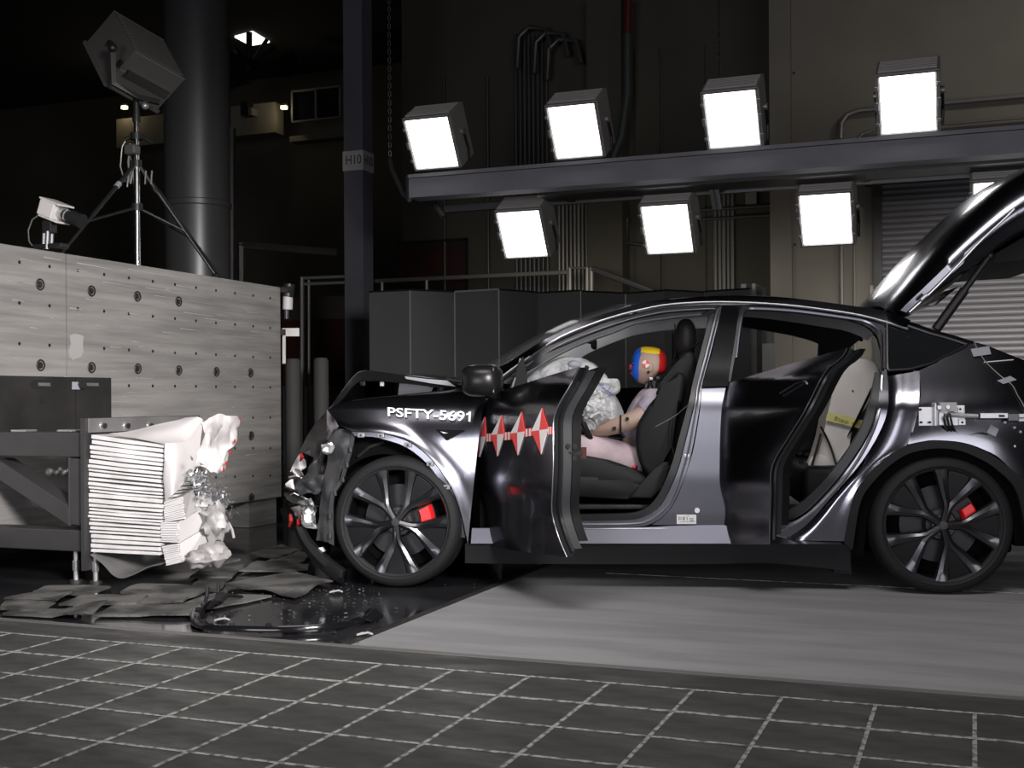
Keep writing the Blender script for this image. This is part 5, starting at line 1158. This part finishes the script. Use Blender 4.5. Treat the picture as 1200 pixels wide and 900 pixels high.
door1, H1, DD1, N1, dp1, g1_ = D1
def dsurf(D, px, py, off=0): return D[4](px, py, off)
# red and white target diamonds and the striped band
diam = [((568, 488.5), (556, 512), (569, 511.5), (561.5, 535.5)), ((587.5, 486.5), (575.5, 509.5), (590.5, 508.5), (582.5, 534.5)), ((611, 482.5), (598, 508), (615, 505.5), (606.5, 533.5)), ((635, 478), (622.5, 505.5), (642.5, 502.5), (634, 532.5))]
ctrs = []
for k, (t, l, r, b) in enumerate(diam):
    c = (lerp(l[0], r[0], .47), lerp(l[1], r[1], .47)); r = (r[0] + (0 if k < 3 else 0), r[1])
    st_ = None
    for q, (a1, a2, mm) in enumerate(((t, l, 'sticker_white'), (t, r, 'sticker_red'), (b, l, 'sticker_red'), (b, r, 'sticker_white'))):
        mids = [c, ((c[0] + a1[0]) / 2, (c[1] + a1[1]) / 2), a1, (lerp(a1[0], a2[0], .5), lerp(a1[1], a2[1], .5)), a2]
        P = [dsurf(D1, px, py, -.004) for px, py in mids]
        if st_ is None:
            st_ = MB().prism(P, (CARI.to_3x3() @ N1) * .002).build('target_sticker', MT[mm], door1)
        else: MB().prism(P, (CARI.to_3x3() @ N1) * .002).build('target_sticker', MT[mm], door1)
bands = [((569, 508.5), (576, 508)), ((590, 507), (599, 506)), ((614, 503), (624, 501.5)), ((641, 500.5), (647, 499.8))]
for (x0, y0), (x1, y1) in bands:
    ns = 5
    for s in range(ns):
        a, b = s / ns, (s + 1) / ns; q = [(lerp(x0, x1, a), lerp(y0, y1, a)), (lerp(x0, x1, b), lerp(y0, y1, b))]; hh = 9.0
        P = [dsurf(D1, q[0][0], q[0][1], -.0035), dsurf(D1, q[1][0], q[1][1], -.0035), dsurf(D1, q[1][0], q[1][1] + hh, -.0035), dsurf(D1, q[0][0], q[0][1] + hh, -.0035)]
        MB().prism(P, (CARI.to_3x3() @ N1) * .002).build('target_band', MT['sticker_white' if s % 2 else 'sticker_red'], door1)
# latch plate on the free edge
def edge_pt(D, px, py):
    g = D[5]; r = 10
    for _ in range(5): p = on_plane(px, py, g[r][-1] - D[2] * .010, D[2]); r = min(range(len(g)), key=lambda k: abs(g[k][-1].z - p.z))
    return CARI @ p
def dedge(px, py): return edge_pt(D1, px, py)
for px, py in ((665, 523), (672.5, 523), (672, 537)): p = dedge(px, py); MB().cyl(p, p + CARI.to_3x3() @ (DD1 * .012), .012, n=10).build('latch_bolt', MT['hole'], door1)
P = [dedge(px, py) + CARI.to_3x3() @ (DD1 * .004) for px, py in ((666, 530), (672, 528.5), (682, 529), (682, 533), (672, 533))]; MB().prism(P, CARI.to_3x3() @ (DD1 * .006)).build('door_latch', MT['hole'], door1)
P = [dedge(px, py) + CARI.to_3x3() @ (DD1 * .0) for px, py in ((680, 524), (687, 524), (687, 537), (680, 537))]; MB().prism(P, CARI.to_3x3() @ (DD1 * .004)).build('edge_reflector', MT['red_wall'], door1)
# trim top pad: rounded upholstery at the free end
P = [CARI @ on_plane(px, py, g1_[8][-1] + DD1 * -.02, DD1) for px, py in ((679, 432), (684, 432), (688, 436), (690, 444), (690, 470), (687, 478), (680, 480), (674, 470), (675, 446))]
MB().prism(P, CARI.to_3x3() @ (-DD1 * .14), bevel=.008).build('trim_top', MT['black_soft'], door1, smooth=50)
# wing mirror on the front door
mp = crt(565, 446, -.12)
MB().ball(mp, (.11, .10, .085), 24, 16, fn=lambda p: 1 / max(abs(p.x) ** 4 + abs(p.z) ** 4 + abs(p.y) ** 2.4, .2) ** .22).build('wing_mirror', MT['mirror_black'], door1, smooth=True)
MB().box(crt(580, 446, -.12), (.012, .15, .135), bevel=.005).build('mirror_rim', MT['seal'], door1)
MB().tube([crt(570, 458, -.10), crt(585, 462, -.04), crt(594, 463, .02)], [.03, .025, .03], 10).build('mirror_arm', MT['gloss_black'], door1, smooth=True)
# quarter light frame of the front door (sail panel)
P = [crt(px, py, .10) for px, py in ((594, 462), (608, 425), (613, 417), (616, 432), (618, 451), (606, 462))]
MB().prism(P, (0, .02, 0), bevel=.004, segs=1).build('sail_panel', MT['black_soft'], door1)
MB().tube([crt(598, 461, .09), crt(606, 437, .11), crt(610, 420, .12)], .006, 6).build('sail_edge', MT['chrome_trim'], door1)
MB().prism([crt(px, py, .10) for px, py in ((550, 487), (562, 470), (572, 466), (582, 470), (575, 476), (563, 480))], (0, .03, 0), bevel=.006, segs=2).build('hinge_cover', MT['paint'], car, smooth=True)
# rear door
D2 = door('rear_door', (833, 560), (.60, -.80), [(853, 449), (843, 466), (834, 483), (824, 523), (825, 563), (820, 597), (824, 618), (830, 637.5)],
          [(992, 408), (984, 421), (967, 434), (943, 480), (922, 514), (904, 546), (902.5, 580), (901.5, 610), (901, 638)], None, {'crown': .02})
door2, H2, DD2, N2, dp2, g2_ = D2
dl = [dsurf(D2, px, py, -.012) for px, py in ((914, 461), (925, 454), (934, 448.5), (942, 446))]
MB().tube(dl, .014, 8, flat=.5).build('door_handle', MT['paint'], door2, smooth=True)
def dedge2(px, py): return edge_pt(D2, px, py)
for px, py in ((935, 531), (944, 532), (937, 542)): p = dedge2(px, py); MB().cyl(p, p + CARI.to_3x3() @ (DD2 * .02), .010, n=10).build('latch_bolt', MT['hole'], door2)
P = [dsurf(D2, px, py, -.006) for px, py in ((819.5, 600), (826, 596), (829, 602), (822, 610))]; MB().prism(P, (CARI.to_3x3() @ N2) * .002).build('tape_patch', MT['grey_tape'], door2)
# ------------------------------------------------------------------ cabin: seats, dashboard, airbags
def seat(dw, du):
    # returns a function that shifts pixel-traced profiles from the driver's seat
    def sl(name, pts, w0, w1, m, bevel=.03, wm=.5, parent=None):
        L = [crt(px, py, wm) for px, py in pts]; L = [V((p.x + du, w0 + dw, p.z)) for p in L]
        return MB().prism(L, (0, w1 - w0, 0), bevel=bevel, segs=3).build(name, MT[m], parent or car, smooth=50)
    return sl
CUSH = [(650, 534), (688, 531), (715, 536), (740, 546), (764, 556), (770, 578), (736, 582), (690, 580), (655, 578)]
BACK = [(766, 572), (752, 548), (747, 524), (748, 500), (760, 474), (778, 452), (792, 426), (800, 414), (811, 412), (815, 424), (812, 452), (806, 490), (794, 532), (786, 566)]
BOLST = [(764, 562), (750, 545), (744.5, 524), (746, 498), (760, 474), (780, 455), (794, 434), (804, 440), (800, 470), (782, 520), (776, 556)]
for dw, du, nm in ((0, 0, 'driver'), (.82, .0, 'passenger')):
    s = seat(dw, du)
    st_ = s('front_seat', CUSH, .30, .80, 'seat_leather', .03)
    st_['label'] = '%s seat cushion in black leather' % nm
    bk = s('seat_back', BACK, .30, .80, 'seat_leather', .03, parent=st_)
    s('side_bolster', BOLST, .24, .36, 'seat_leather', .045, wm=.3, parent=st_); s('side_bolster', BOLST, .72, .84, 'seat_leather', .045, wm=.78, parent=st_)
    s('seat_base_cover', [(737, 583), (750, 568), (766, 550), (776, 541), (784, 541), (784, 552), (776, 572), (764, 584)], .21, .27, 'seat_side', .012, wm=.24, parent=st_)
    s('seat_side_panel', [(650, 556), (700, 558), (735, 566), (760, 566), (752, 582), (735, 584), (690, 582), (650, 580)], .25, .31, 'seat_side', .02, wm=.28, parent=st_)
    s('seat_rail', [(660, 588), (770, 588), (772, 594), (660, 594)], .34, .40, 'dark_steel', .005, parent=st_)
    c = crt(803.5, 398, .5); c.x += du; c.y += dw
    MB().ball(c, (.060, .14, .118), 26, 16, fn=lambda p: 1 / max(abs(p.x) ** 2.6 + abs(p.z) ** 2.6 + abs(p.y) ** 3, .2) ** .3).build('headrest', MT['seat_leather'], st_, smooth=True)
    MB().tube([c + V((-.060, -.02 + q * .04, z)) for q, z in ((0, .09), (0, 0), (0, -.1))], .004, 5).build('headrest_seam', MT['hole'], st_)
    for q in (-.06, .06): MB().cyl(c + V((.01, q, -.08)), c + V((.03, q, -.2)), .008, n=8).build('headrest_post', MT['chrome_trim'], st_)
# shoulder belt anchor strap
MB().tube([crt(822, 400, .32), crt(806, 410, .34), crt(786, 428, .40)], .022, 6, flat=.15).build('seat_belt', MT['belt'], car)
P = [crt(px, py, .22) for px, py in ((768, 500), (790, 488), (806, 475))]; MB().tube(resample(P, 10), .0018, 5).build('instrument_wire', MT['pipe_light'], car)
MB().tube(resample([crt(px, py, .21) for px, py in ((787, 490), (785, 515), (790, 540), (770, 562), (782, 580), (772, 592))], 14), .003, 5).build('instrument_wire', MT['hole'], car)
# rear bench
s = seat(0, 0)
bench = MB().prism([V((p.x, .28, p.z)) for p in [crt(px, py, .9) for px, py in ((925, 540), (1010, 540), (1030, 575), (925, 585))]], (0, 1.36, 0), bevel=.04).build('rear_seat', MT['seat_leather'], car, smooth=50)
MB().prism([V((p.x, .28, p.z)) for p in [crt(px, py, .9) for px, py in ((1000, 548), (1020, 470), (1030, 440), (1048, 440), (1044, 480), (1030, 560))]], (0, 1.36, 0), bevel=.04).build('seat_back', MT['seat_leather'], bench, smooth=50)
for yy in (.5, .95, 1.4): c = crt(1048, 427, yy); MB().ball(c, (.05, .12, .07), 16, 10).build('headrest', MT['seat_leather'], bench, smooth=True)
MB().tube([crt(1022, 455, .34), crt(1005, 490, .36), crt(992, 515, .5)], .05, 6, flat=.12).build('seat_belt', MT['belt'], bench)
# dashboard, steering wheel, console
MB().prism([V((p.x, .16, p.z)) for p in [crt(px, py, .6) for px, py in ((585, 460), (640, 458), (662, 466), (672, 484), (664, 502), (640, 520), (600, 560), (580, 560))]], (0, 1.6, 0), bevel=.03).build('dashboard', MT['black_soft'], car, smooth=50)
MB().prism([V((p.x, .84, p.z)) for p in [crt(px, py, .95) for px, py in ((640, 520), (700, 512), (770, 516), (790, 530), (790, 585), (640, 585))]], (0, .22, 0), bevel=.02).build('centre_console', MT['black_soft'], car, smooth=50)
c = crt(686, 496, .5); M4 = Matrix.Translation(c) @ Matrix.Rotation(math.radians(66), 4, 'Y')
m = MB(); m.tube([M4 @ V((math.cos(a) * .175, math.sin(a) * .18, 0)) for a in [q * math.pi / 18 for q in range(36)]], .016, 10, closed=True); sw_ = m.build('steering_wheel', MT['black_soft'], car, smooth=True)
MB().ball(c, (.05, .08, .05), 16, 10).build('wheel_hub', MT['black_soft'], sw_, smooth=True)
for a in (0, math.pi, math.pi / 2 * 3): MB().tube([c, M4 @ V((math.cos(a + math.pi / 2) * .17, math.sin(a + math.pi / 2) * .17, 0))], .018, 8, flat=.6).build('wheel_spoke', MT['black_soft'], sw_, smooth=True)
c = crt(696, 403, .95); mr = MB().box(c, (.03, .20, .065), bevel=.012).build('rear_view_mirror', MT['black_soft'], car); MB().tube([c, c + V((-.06, 0, .02)), c + V((-.10, 0, .06))], .01, 6).build('mirror_stem', MT['black_soft'], mr)
# airbags: crinkled cushions
def cushion(name, outline, w, half, m, seed, amp=.03, parent=None, nr=26, na=110):
    P = resample([crt(px, py, w) for px, py in outline + outline[:1]], na + 1)[:-1]; c = sum(P, V()) / len(P)
    def ridge(q, f, s): return 1 - abs(noise.noise(q * f + V((s, 0, 0)))) * 2
    def side(sg):
        g = []
        for r in range(nr + 1):
            t = r / nr; row = []
            for p in P:
                q = lerp(c, p, t); h = half * math.sqrt(max(0, 1 - t ** 2.4)) + .004; Q = q + V((0, sg * h, 0))
                o = ridge(Q, 8, seed) * .8 + ridge(Q, 20, seed + 5) * .85 + ridge(Q, 44, seed + 9) * .5
                d = 1 - t * .55; row.append(Q + V((0, sg * o * amp * d, 0)) + noise.noise_vector(Q * 15 + V((seed, 3 * sg, 1))) * amp * .5 * (t < .99))
            g.append(row)
        return g
    a, b = side(-1), side(1); m_ = MB(); m_.grid(a, closed_v=True); m_.grid(b, closed_v=True)
    for q in range(na): m_.faces([a[-1][q], a[-1][(q + 1) % na], b[-1][(q + 1) % na], b[-1][q]], [(0, 1, 2, 3)])
    return m_.build(name, MT[m], parent or car, smooth=22)
cushion('driver_airbag', [(650, 470), (668, 440), (690, 424), (706, 436), (716, 455), (728, 476), (732, 494), (722, 506), (706, 514), (690, 510), (676, 500), (660, 490)], .52, .20, 'airbag', 2, .035)
cushion('curtain_airbag', [(614, 446), (622, 436), (648, 422), (664, 418), (684, 420), (700, 430), (712, 442), (714, 452), (724, 444), (727, 455), (722, 462), (704, 466), (680, 452), (650, 452), (620, 460)], .40, .08, 'airbag', 6, .02)
cushion('airbag_vent', [(665, 425), (672, 422), (680, 425), (680, 430), (668, 430)], .31, .012, 'grey_tape', 9, .004, na=20, nr=4)
MB().tube(resample([crt(px, py, .30) for px, py in ((694, 442), (702, 449), (712, 458), (719, 464))], 10), .0022, 5).build('ink_line', MT['ink_blue'] if 'ink_blue' in MT else MT['blue'], car)
# ------------------------------------------------------------------ crash test dummy at the wheel
dm = empty('crash_test_dummy', crt(742, 545, .52), 'crash test dummy with blue, yellow and red chalked head sitting at the steering wheel', 'dummy')
dm.location = CARM @ dm.location
def kd(o): o.matrix_world = CARM; keepm(o); return o
def keepm(o): o.parent = dm; o.matrix_parent_inverse = dm.matrix_basis.inverted()
def skin_mesh(name, verts, edges, radii, m, sub=2):
    me = bpy.data.meshes.new(name); me.from_pydata([tuple(v) for v in verts], edges, [])
    o = bpy.data.objects.new(name, me); COL.objects.link(o); md = o.modifiers.new('s', 'SKIN'); md.use_smooth_shade = True
    for i, r in enumerate(radii):
        r = r if isinstance(r, tuple) else (r, r); me.skin_vertices[0].data[i].radius = r; me.skin_vertices[0].data[i].use_root = (i == 0)
    sb = o.modifiers.new('b', 'SUBSURF'); sb.levels = sub; sb.render_levels = sub
    dg = bpy.context.evaluated_depsgraph_get(); me2 = bpy.data.meshes.new_from_object(o.evaluated_get(dg)); bpy.data.objects.remove(o)
    me2.name = name; me2.materials.clear(); me2.materials.append(MT[m]); me2.shade_smooth()
    n = bpy.data.objects.new(name, me2); COL.objects.link(n); return n
def c(px, py, w): return crt(px, py, w)
SW, HW = .34, .70      # near and far shoulder distances
VB = [c(748, 538, .52), c(750, 520, .52), c(757, 496, .52), c(765, 472, .52), c(770, 460, .52), c(769, 450, .52),
      c(770, 470, .36), c(764, 481, .33), c(745, 491, .31), c(728, 498, .31), c(712, 502, .34), c(695, 505, .40), c(684, 504, .44),
      c(770, 470, .70), c(760, 484, .74), c(728, 500, .74), c(700, 502, .66), c(684, 500, .62),
      c(742, 541, .42), c(722, 534, .40), c(696, 527, .39), c(662, 520, .38), c(640, 548, .38), c(626, 580, .38), c(612, 582, .38),
      c(742, 541, .62), c(722, 534, .64), c(696, 527, .65), c(662, 520, .66), c(640, 548, .66), c(626, 580, .66), c(612, 582, .66)]
EB = [(0, 1), (1, 2), (2, 3), (3, 4), (4, 5), (3, 6), (6, 7), (7, 8), (8, 9), (9, 10), (10, 11), (11, 12), (3, 13), (13, 14), (14, 15), (15, 16), (16, 17), (0, 18), (18, 19), (19, 20), (20, 21), (21, 22), (22, 23), (23, 24), (0, 25), (25, 26), (26, 27), (27, 28), (28, 29), (29, 30), (30, 31)]
RB = [(.13, .12), (.12, .12), (.12, .13), (.11, .13), .06, .055, .075, .062, .052, .050, .046, .040, .034, .075, .062, .05, .042, .034, .085, .08, .072, .062, .052, .042, .04, .085, .08, .072, .062, .052, .042, .04]
kd(skin_mesh('body', VB, EB, RB, 'flesh', 2))
# elbow gap ring and joint bolts
for px, py, w in ((735, 491, .245), (720, 502, .265)): p = c(px, py, w); kd(MB().cyl(p, p + V((0, .012, 0)), .011, n=12).build('joint_bolt', MT['hole'], None))
a_ = c(727.5, 498, .31); kd(MB().tube([a_ + (c(727, 497, .31) - c(722, 486, .31)).normalized() * .0 + V((math.cos(q) * 0, math.sin(q) * .052, math.cos(q) * .052)) for q in [k * math.pi / 8 for k in range(16)]], .005, 6, closed=True).build('elbow_joint', MT['hole'], None))
# hands on the wheel: palm, thumb and four bent fingers each
for w, s in ((.44, 1), (.62, -1)):
    o = c(684, 503.5, w); d = (c(676, 500, w) - c(692, 504, w)).normalized(); vv = [o - d * .01, o + d * .05, o + d * .075]; ee = [(0, 1), (1, 2)]; rr_ = [(.026, .034), (.018, .04), (.012, .038)]
    for f in range(4):
        b0 = vv[2] + V((0, (f - 1.5) * .02, 0)); L = (.055, .062, .058, .046)[f]; k0 = len(vv)
        vv += [b0 + d * L * .4, b0 + d * L * .7 - V((0, 0, .022)), b0 + d * L * .45 - V((0, 0, .045))]; ee += [(2, k0), (k0, k0 + 1), (k0 + 1, k0 + 2)]; rr_ += [.0095, .009, .008]
    k0 = len(vv); vv += [vv[1] + V((0, s * .035, .012)) + d * .01, vv[1] + V((0, s * .05, .0)) + d * .035, vv[1] + V((0, s * .052, -.02)) + d * .05]; ee += [(1, k0), (k0, k0 + 1), (k0 + 1, k0 + 2)]; rr_ += [.013, .011, .009]
    kd(skin_mesh('hand', vv, ee, rr_, 'flesh', 1))
# clothes
VS = [VB[1], c(752, 512, .52), VB[2], VB[3], c(770, 462, .52), VB[6], VB[7], c(751, 488, .318), VB[13], VB[14], c(745, 492, .74)]
kd(skin_mesh('shirt', VS, [(0, 1), (1, 2), (2, 3), (3, 4), (3, 5), (5, 6), (6, 7), (3, 8), (8, 9), (9, 10)], [(.145, .135), (.135, .135), (.132, .145), (.122, .14), .068, .088, .084, .080, .088, .08, .074], 'shirt', 2))
VP = [VB[0], c(749, 530, .52), VB[18], VB[19], VB[20], c(668, 521, .38), VB[25], VB[26], VB[27], c(668, 521, .66)]
kd(skin_mesh('trousers', VP, [(0, 1), (0, 2), (2, 3), (3, 4), (4, 5), (0, 6), (6, 7), (7, 8), (8, 9)], [(.14, .12), (.13, .12), .10, .098, .09, .08, .10, .098, .09, .08], 'pants', 2))
# head with chalk colours by region
hc = c(760.5, 428.5, .52); tilt = math.radians(6); R3 = Matrix.Rotation(tilt, 3, 'Y')
bm = bmesh.new(); bmesh.ops.create_uvsphere(bm, u_segments=56, v_segments=40, radius=1)
for v in bm.verts:
    p = v.co.copy(); x, y, z = p.x, p.y, p.z
    k = 1 / max(abs(x) ** 2.7 + abs(z) ** 2.7 + abs(y) ** 2.2, .1) ** (1 / 2.5)
    q = V((x * .100, y * .076, z * .108)) * k
    if q.z < -.02 and q.x > .0: q.z = lerp(q.z, -.02 - (q.z + .02) * -.30, min(1, q.x / .06)); q.x *= .97                 # skull base rises to the back
    if q.z < -.03 and q.x < 0: q.y *= lerp(1, .74, min(1, (-.03 - q.z) / .08))                               # jaw narrows
    if q.x < -.06:
        for yy in (-.03, .03): q.x += .010 * math.exp(-(((q.y - yy) / .016) ** 2 + ((q.z - .005) / .014) ** 2))      # eye sockets
        q.x -= .004 * math.exp(-((q.z + .062) / .010) ** 2) * (abs(q.y) < .03)                                  # lips
    v.co = q
for f in bm.faces:
    q = f.calc_center_median(); f.smooth = True
    f.material_index = 1 if q.x < -.052 else (3 if q.x > .052 else (2 if q.z > .070 else 0))
me = bpy.data.meshes.new('head'); bm.transform(Matrix.Translation(hc) @ R3.to_4x4()); bm.to_mesh(me); bm.free()
for k in ('flesh', 'blue', 'yellow', 'red_chalk'): me.materials.append(MT[k])
hd = bpy.data.objects.new('head', me); COL.objects.link(hd); kd(hd)
def hp(x, y, z): return hc + R3 @ V((x, y, z))
kd(MB().ball(hp(-.100, 0, -.018), (.013, .014, .020), 12, 10).build('nose', MT['nose_red'], None, smooth=True))
kd(MB().ball(hp(-.098, 0, -.055), (.007, .024, .007), 10, 8).build('lips', MT['nose_red'], None, smooth=True))
for s in (-1, 1):
    kd(MB().ball(hp(-.085, s * .030, .006), (.010, .013, .010), 10, 8).build('eye', MT['blue'], None, smooth=True))
    kd(MB().ball(hp(.012, s * .076, -.012), (.016, .006, .026), 10, 8).build('ear', MT['flesh'], None, smooth=True))
# quartered target on the temple
for q in range(4):
    L = [hp(-.018, -.0815, .006)] + [hp(-.018 + .021 * math.cos(a), -.0815, .006 + .021 * math.sin(a)) for a in [math.pi / 2 * q + math.pi / 12 * j for j in range(7)]]
    kd(MB().prism(L, (0, .006, 0)).build('head_target', MT['sticker_red' if q % 2 == 0 else 'sticker_white'], None))
p = hp(.0, -.078, -.040); kd(MB().cyl(p, p + V((0, .02, 0)), .008, n=12).build('head_bolt', MT['hole'], None))
# neck of dark discs with cables
na, nb = c(767, 446, .52), c(770, 461, .52)
for k in range(5): a = lerp(na, nb, k / 5); b = lerp(na, nb, (k + .7) / 5); kd(MB().cyl(a, b, .048, n=18).build('neck_disc', MT['black_metal'], None, smooth=True))
for k in range(5):
    o0 = c(758 + 4 * k, 448, .44 + .02 * (k % 2)); o1 = c(757 + 5 * k, 455 + 2 * (k % 3), .42); o2 = c(752 + 7 * k, 463, .44)
    kd(MB().tube(resample([o0, o1, o2], 8), .010, 6).build('neck_cable', MT['black_metal'], None, smooth=True))
kd(MB().tube(resample([c(780, 446, .45), c(783, 452, .44), c(781, 459, .44), c(775, 460, .45)], 10), .012, 6).build('neck_cable', MT['black_metal'], None, smooth=True))
for px, py in ((763, 444), (771, 443), (766, 450)): kd(MB().box(c(px, py, .44), (.022, .02, .016), bevel=.003).build('neck_bracket', MT['dark_steel' if px != 763 else 'alu'], None))
kd(MB().tube(resample([c(764, 456, .40), c(764, 466, .37), c(770, 473, .34), c(776, 478, .31)], 10), .0035, 5).build('instrument_wire', MT['black_metal'], None))
# lap and shoulder belt across the dummy
lb_ = MB().tube(resample([c(771, 456, .40), c(757, 478, .43), c(744, 505, .5), c(738, 528, .6)], 14), .024, 6, flat=.15).build('seat_belt', MT['belt'], None); lb_.matrix_world = CARM; lb_.parent = car; lb_.matrix_world = CARM
lb2 = MB().tube(resample([c(725, 523, .42), c(733, 526, .40), c(742, 536, .385), c(746, 549, .375)], 10), .022, 6, flat=.2).build('seat_belt', MT['belt'], None); lb2.parent = car
b3 = MB().box(c(743, 545, .36), (.04, .03, .05), bevel=.005).build('belt_buckle', MT['black_plastic'], None); b3.parent = car
b4 = MB().box(c(743, 547, .34), (.018, .01, .016), bevel=.003).build('buckle_button', MT['brake_red'], None); b4.parent = car
lb_.parent = car; lb_.matrix_parent_inverse = Matrix(); lb_.matrix_basis = Matrix()
# ------------------------------------------------------------------ white seat form strapped in the back
wf_ = empty('foam_dummy', CARM @ crt(985, 560, .55), 'smooth white foam body form strapped upright on the rear seat with yellow tape', 'dummy')
def kw(o): o.matrix_world = CARM; o.parent = wf_; o.matrix_parent_inverse = wf_.matrix_basis.inverted(); return o
m = MB(); L = [V((p.x, .42, p.z)) for p in [crt(px, py, .5) for px, py in ((979, 434), (985, 425), (1000, 420), (1012, 419.5), (1024, 425), (1030, 440), (1024, 462), (1012, 478), (1000, 490), (990, 500), (993, 520), (994, 536), (985, 552), (974, 562), (960, 561), (946, 553), (956, 532), (962, 512), (966, 492), (972, 465))]]
m.prism(L, (0, .30, 0), bevel=.055, segs=5); kw(m.build('torso', MT['foam_white'], None, smooth=60))
a = crt(960, 545, .42); kw(MB().lathe([(0, .012), (.03, .012), (.05, .006), (.06, 0), (0, 0)], Matrix.Translation(a) @ Matrix.Rotation(math.pi / 2, 4, 'X'), 24).build('hip_boss', MT['foam_white'], None, smooth=50))
p = crt(999.5, 458, .415); kw(MB().cyl(p, p + V((0, .01, 0)), .005, n=8).build('torso_bolt', MT['dark_steel'], None))
T0, T1, T2, T3 = (970, 483), (1017, 494), (1014, 503.5), (967.5, 492.5)
yt = kw(MB().prism([crt(px, py, .40) for px, py in (T0, (992, 487.5), T1, T2, (990, 498), T3)], (0, .004, 0)).build('yellow_tape', MT['yellow_tape'], None))
A_ = crt(978, 489.5, .396); B_ = crt(1008, 497.5, .396); xd = (B_ - A_).normalized()
me = text_mesh('Stap on', .036, .001, 0); xs = [v.co.x for v in me.vertices]; ys = [v.co.y for v in me.vertices]; yd = V((0, -1, 0)).cross(xd).normalized()
for v in me.vertices: v.co = A_ + xd * ((v.co.x - min(xs)) / (max(xs) - min(xs)) * (B_ - A_).length) + yd * ((v.co.y - .012) * .8) + V((0, v.co.z, 0))
me.materials.append(MT['tape_ink']); to = bpy.data.objects.new('tape_lettering', me); COL.objects.link(to); kw(to)
for pts in (((962, 500), (972, 520), (980, 545), (984, 560)), ((962, 508), (956, 530), (950, 550))):
    o = MB().tube(resample([crt(px, py, .395) for px, py in pts], 10), .026, 6, flat=.2).build('seat_belt', MT['belt'], car)
p = crt(999, 416.5, .45); kw(MB().tube([p, p + V((.02, 0, .012)), p + V((.04, 0, .012))], .008, 6).build('neck_hook', MT['yellow'], None))
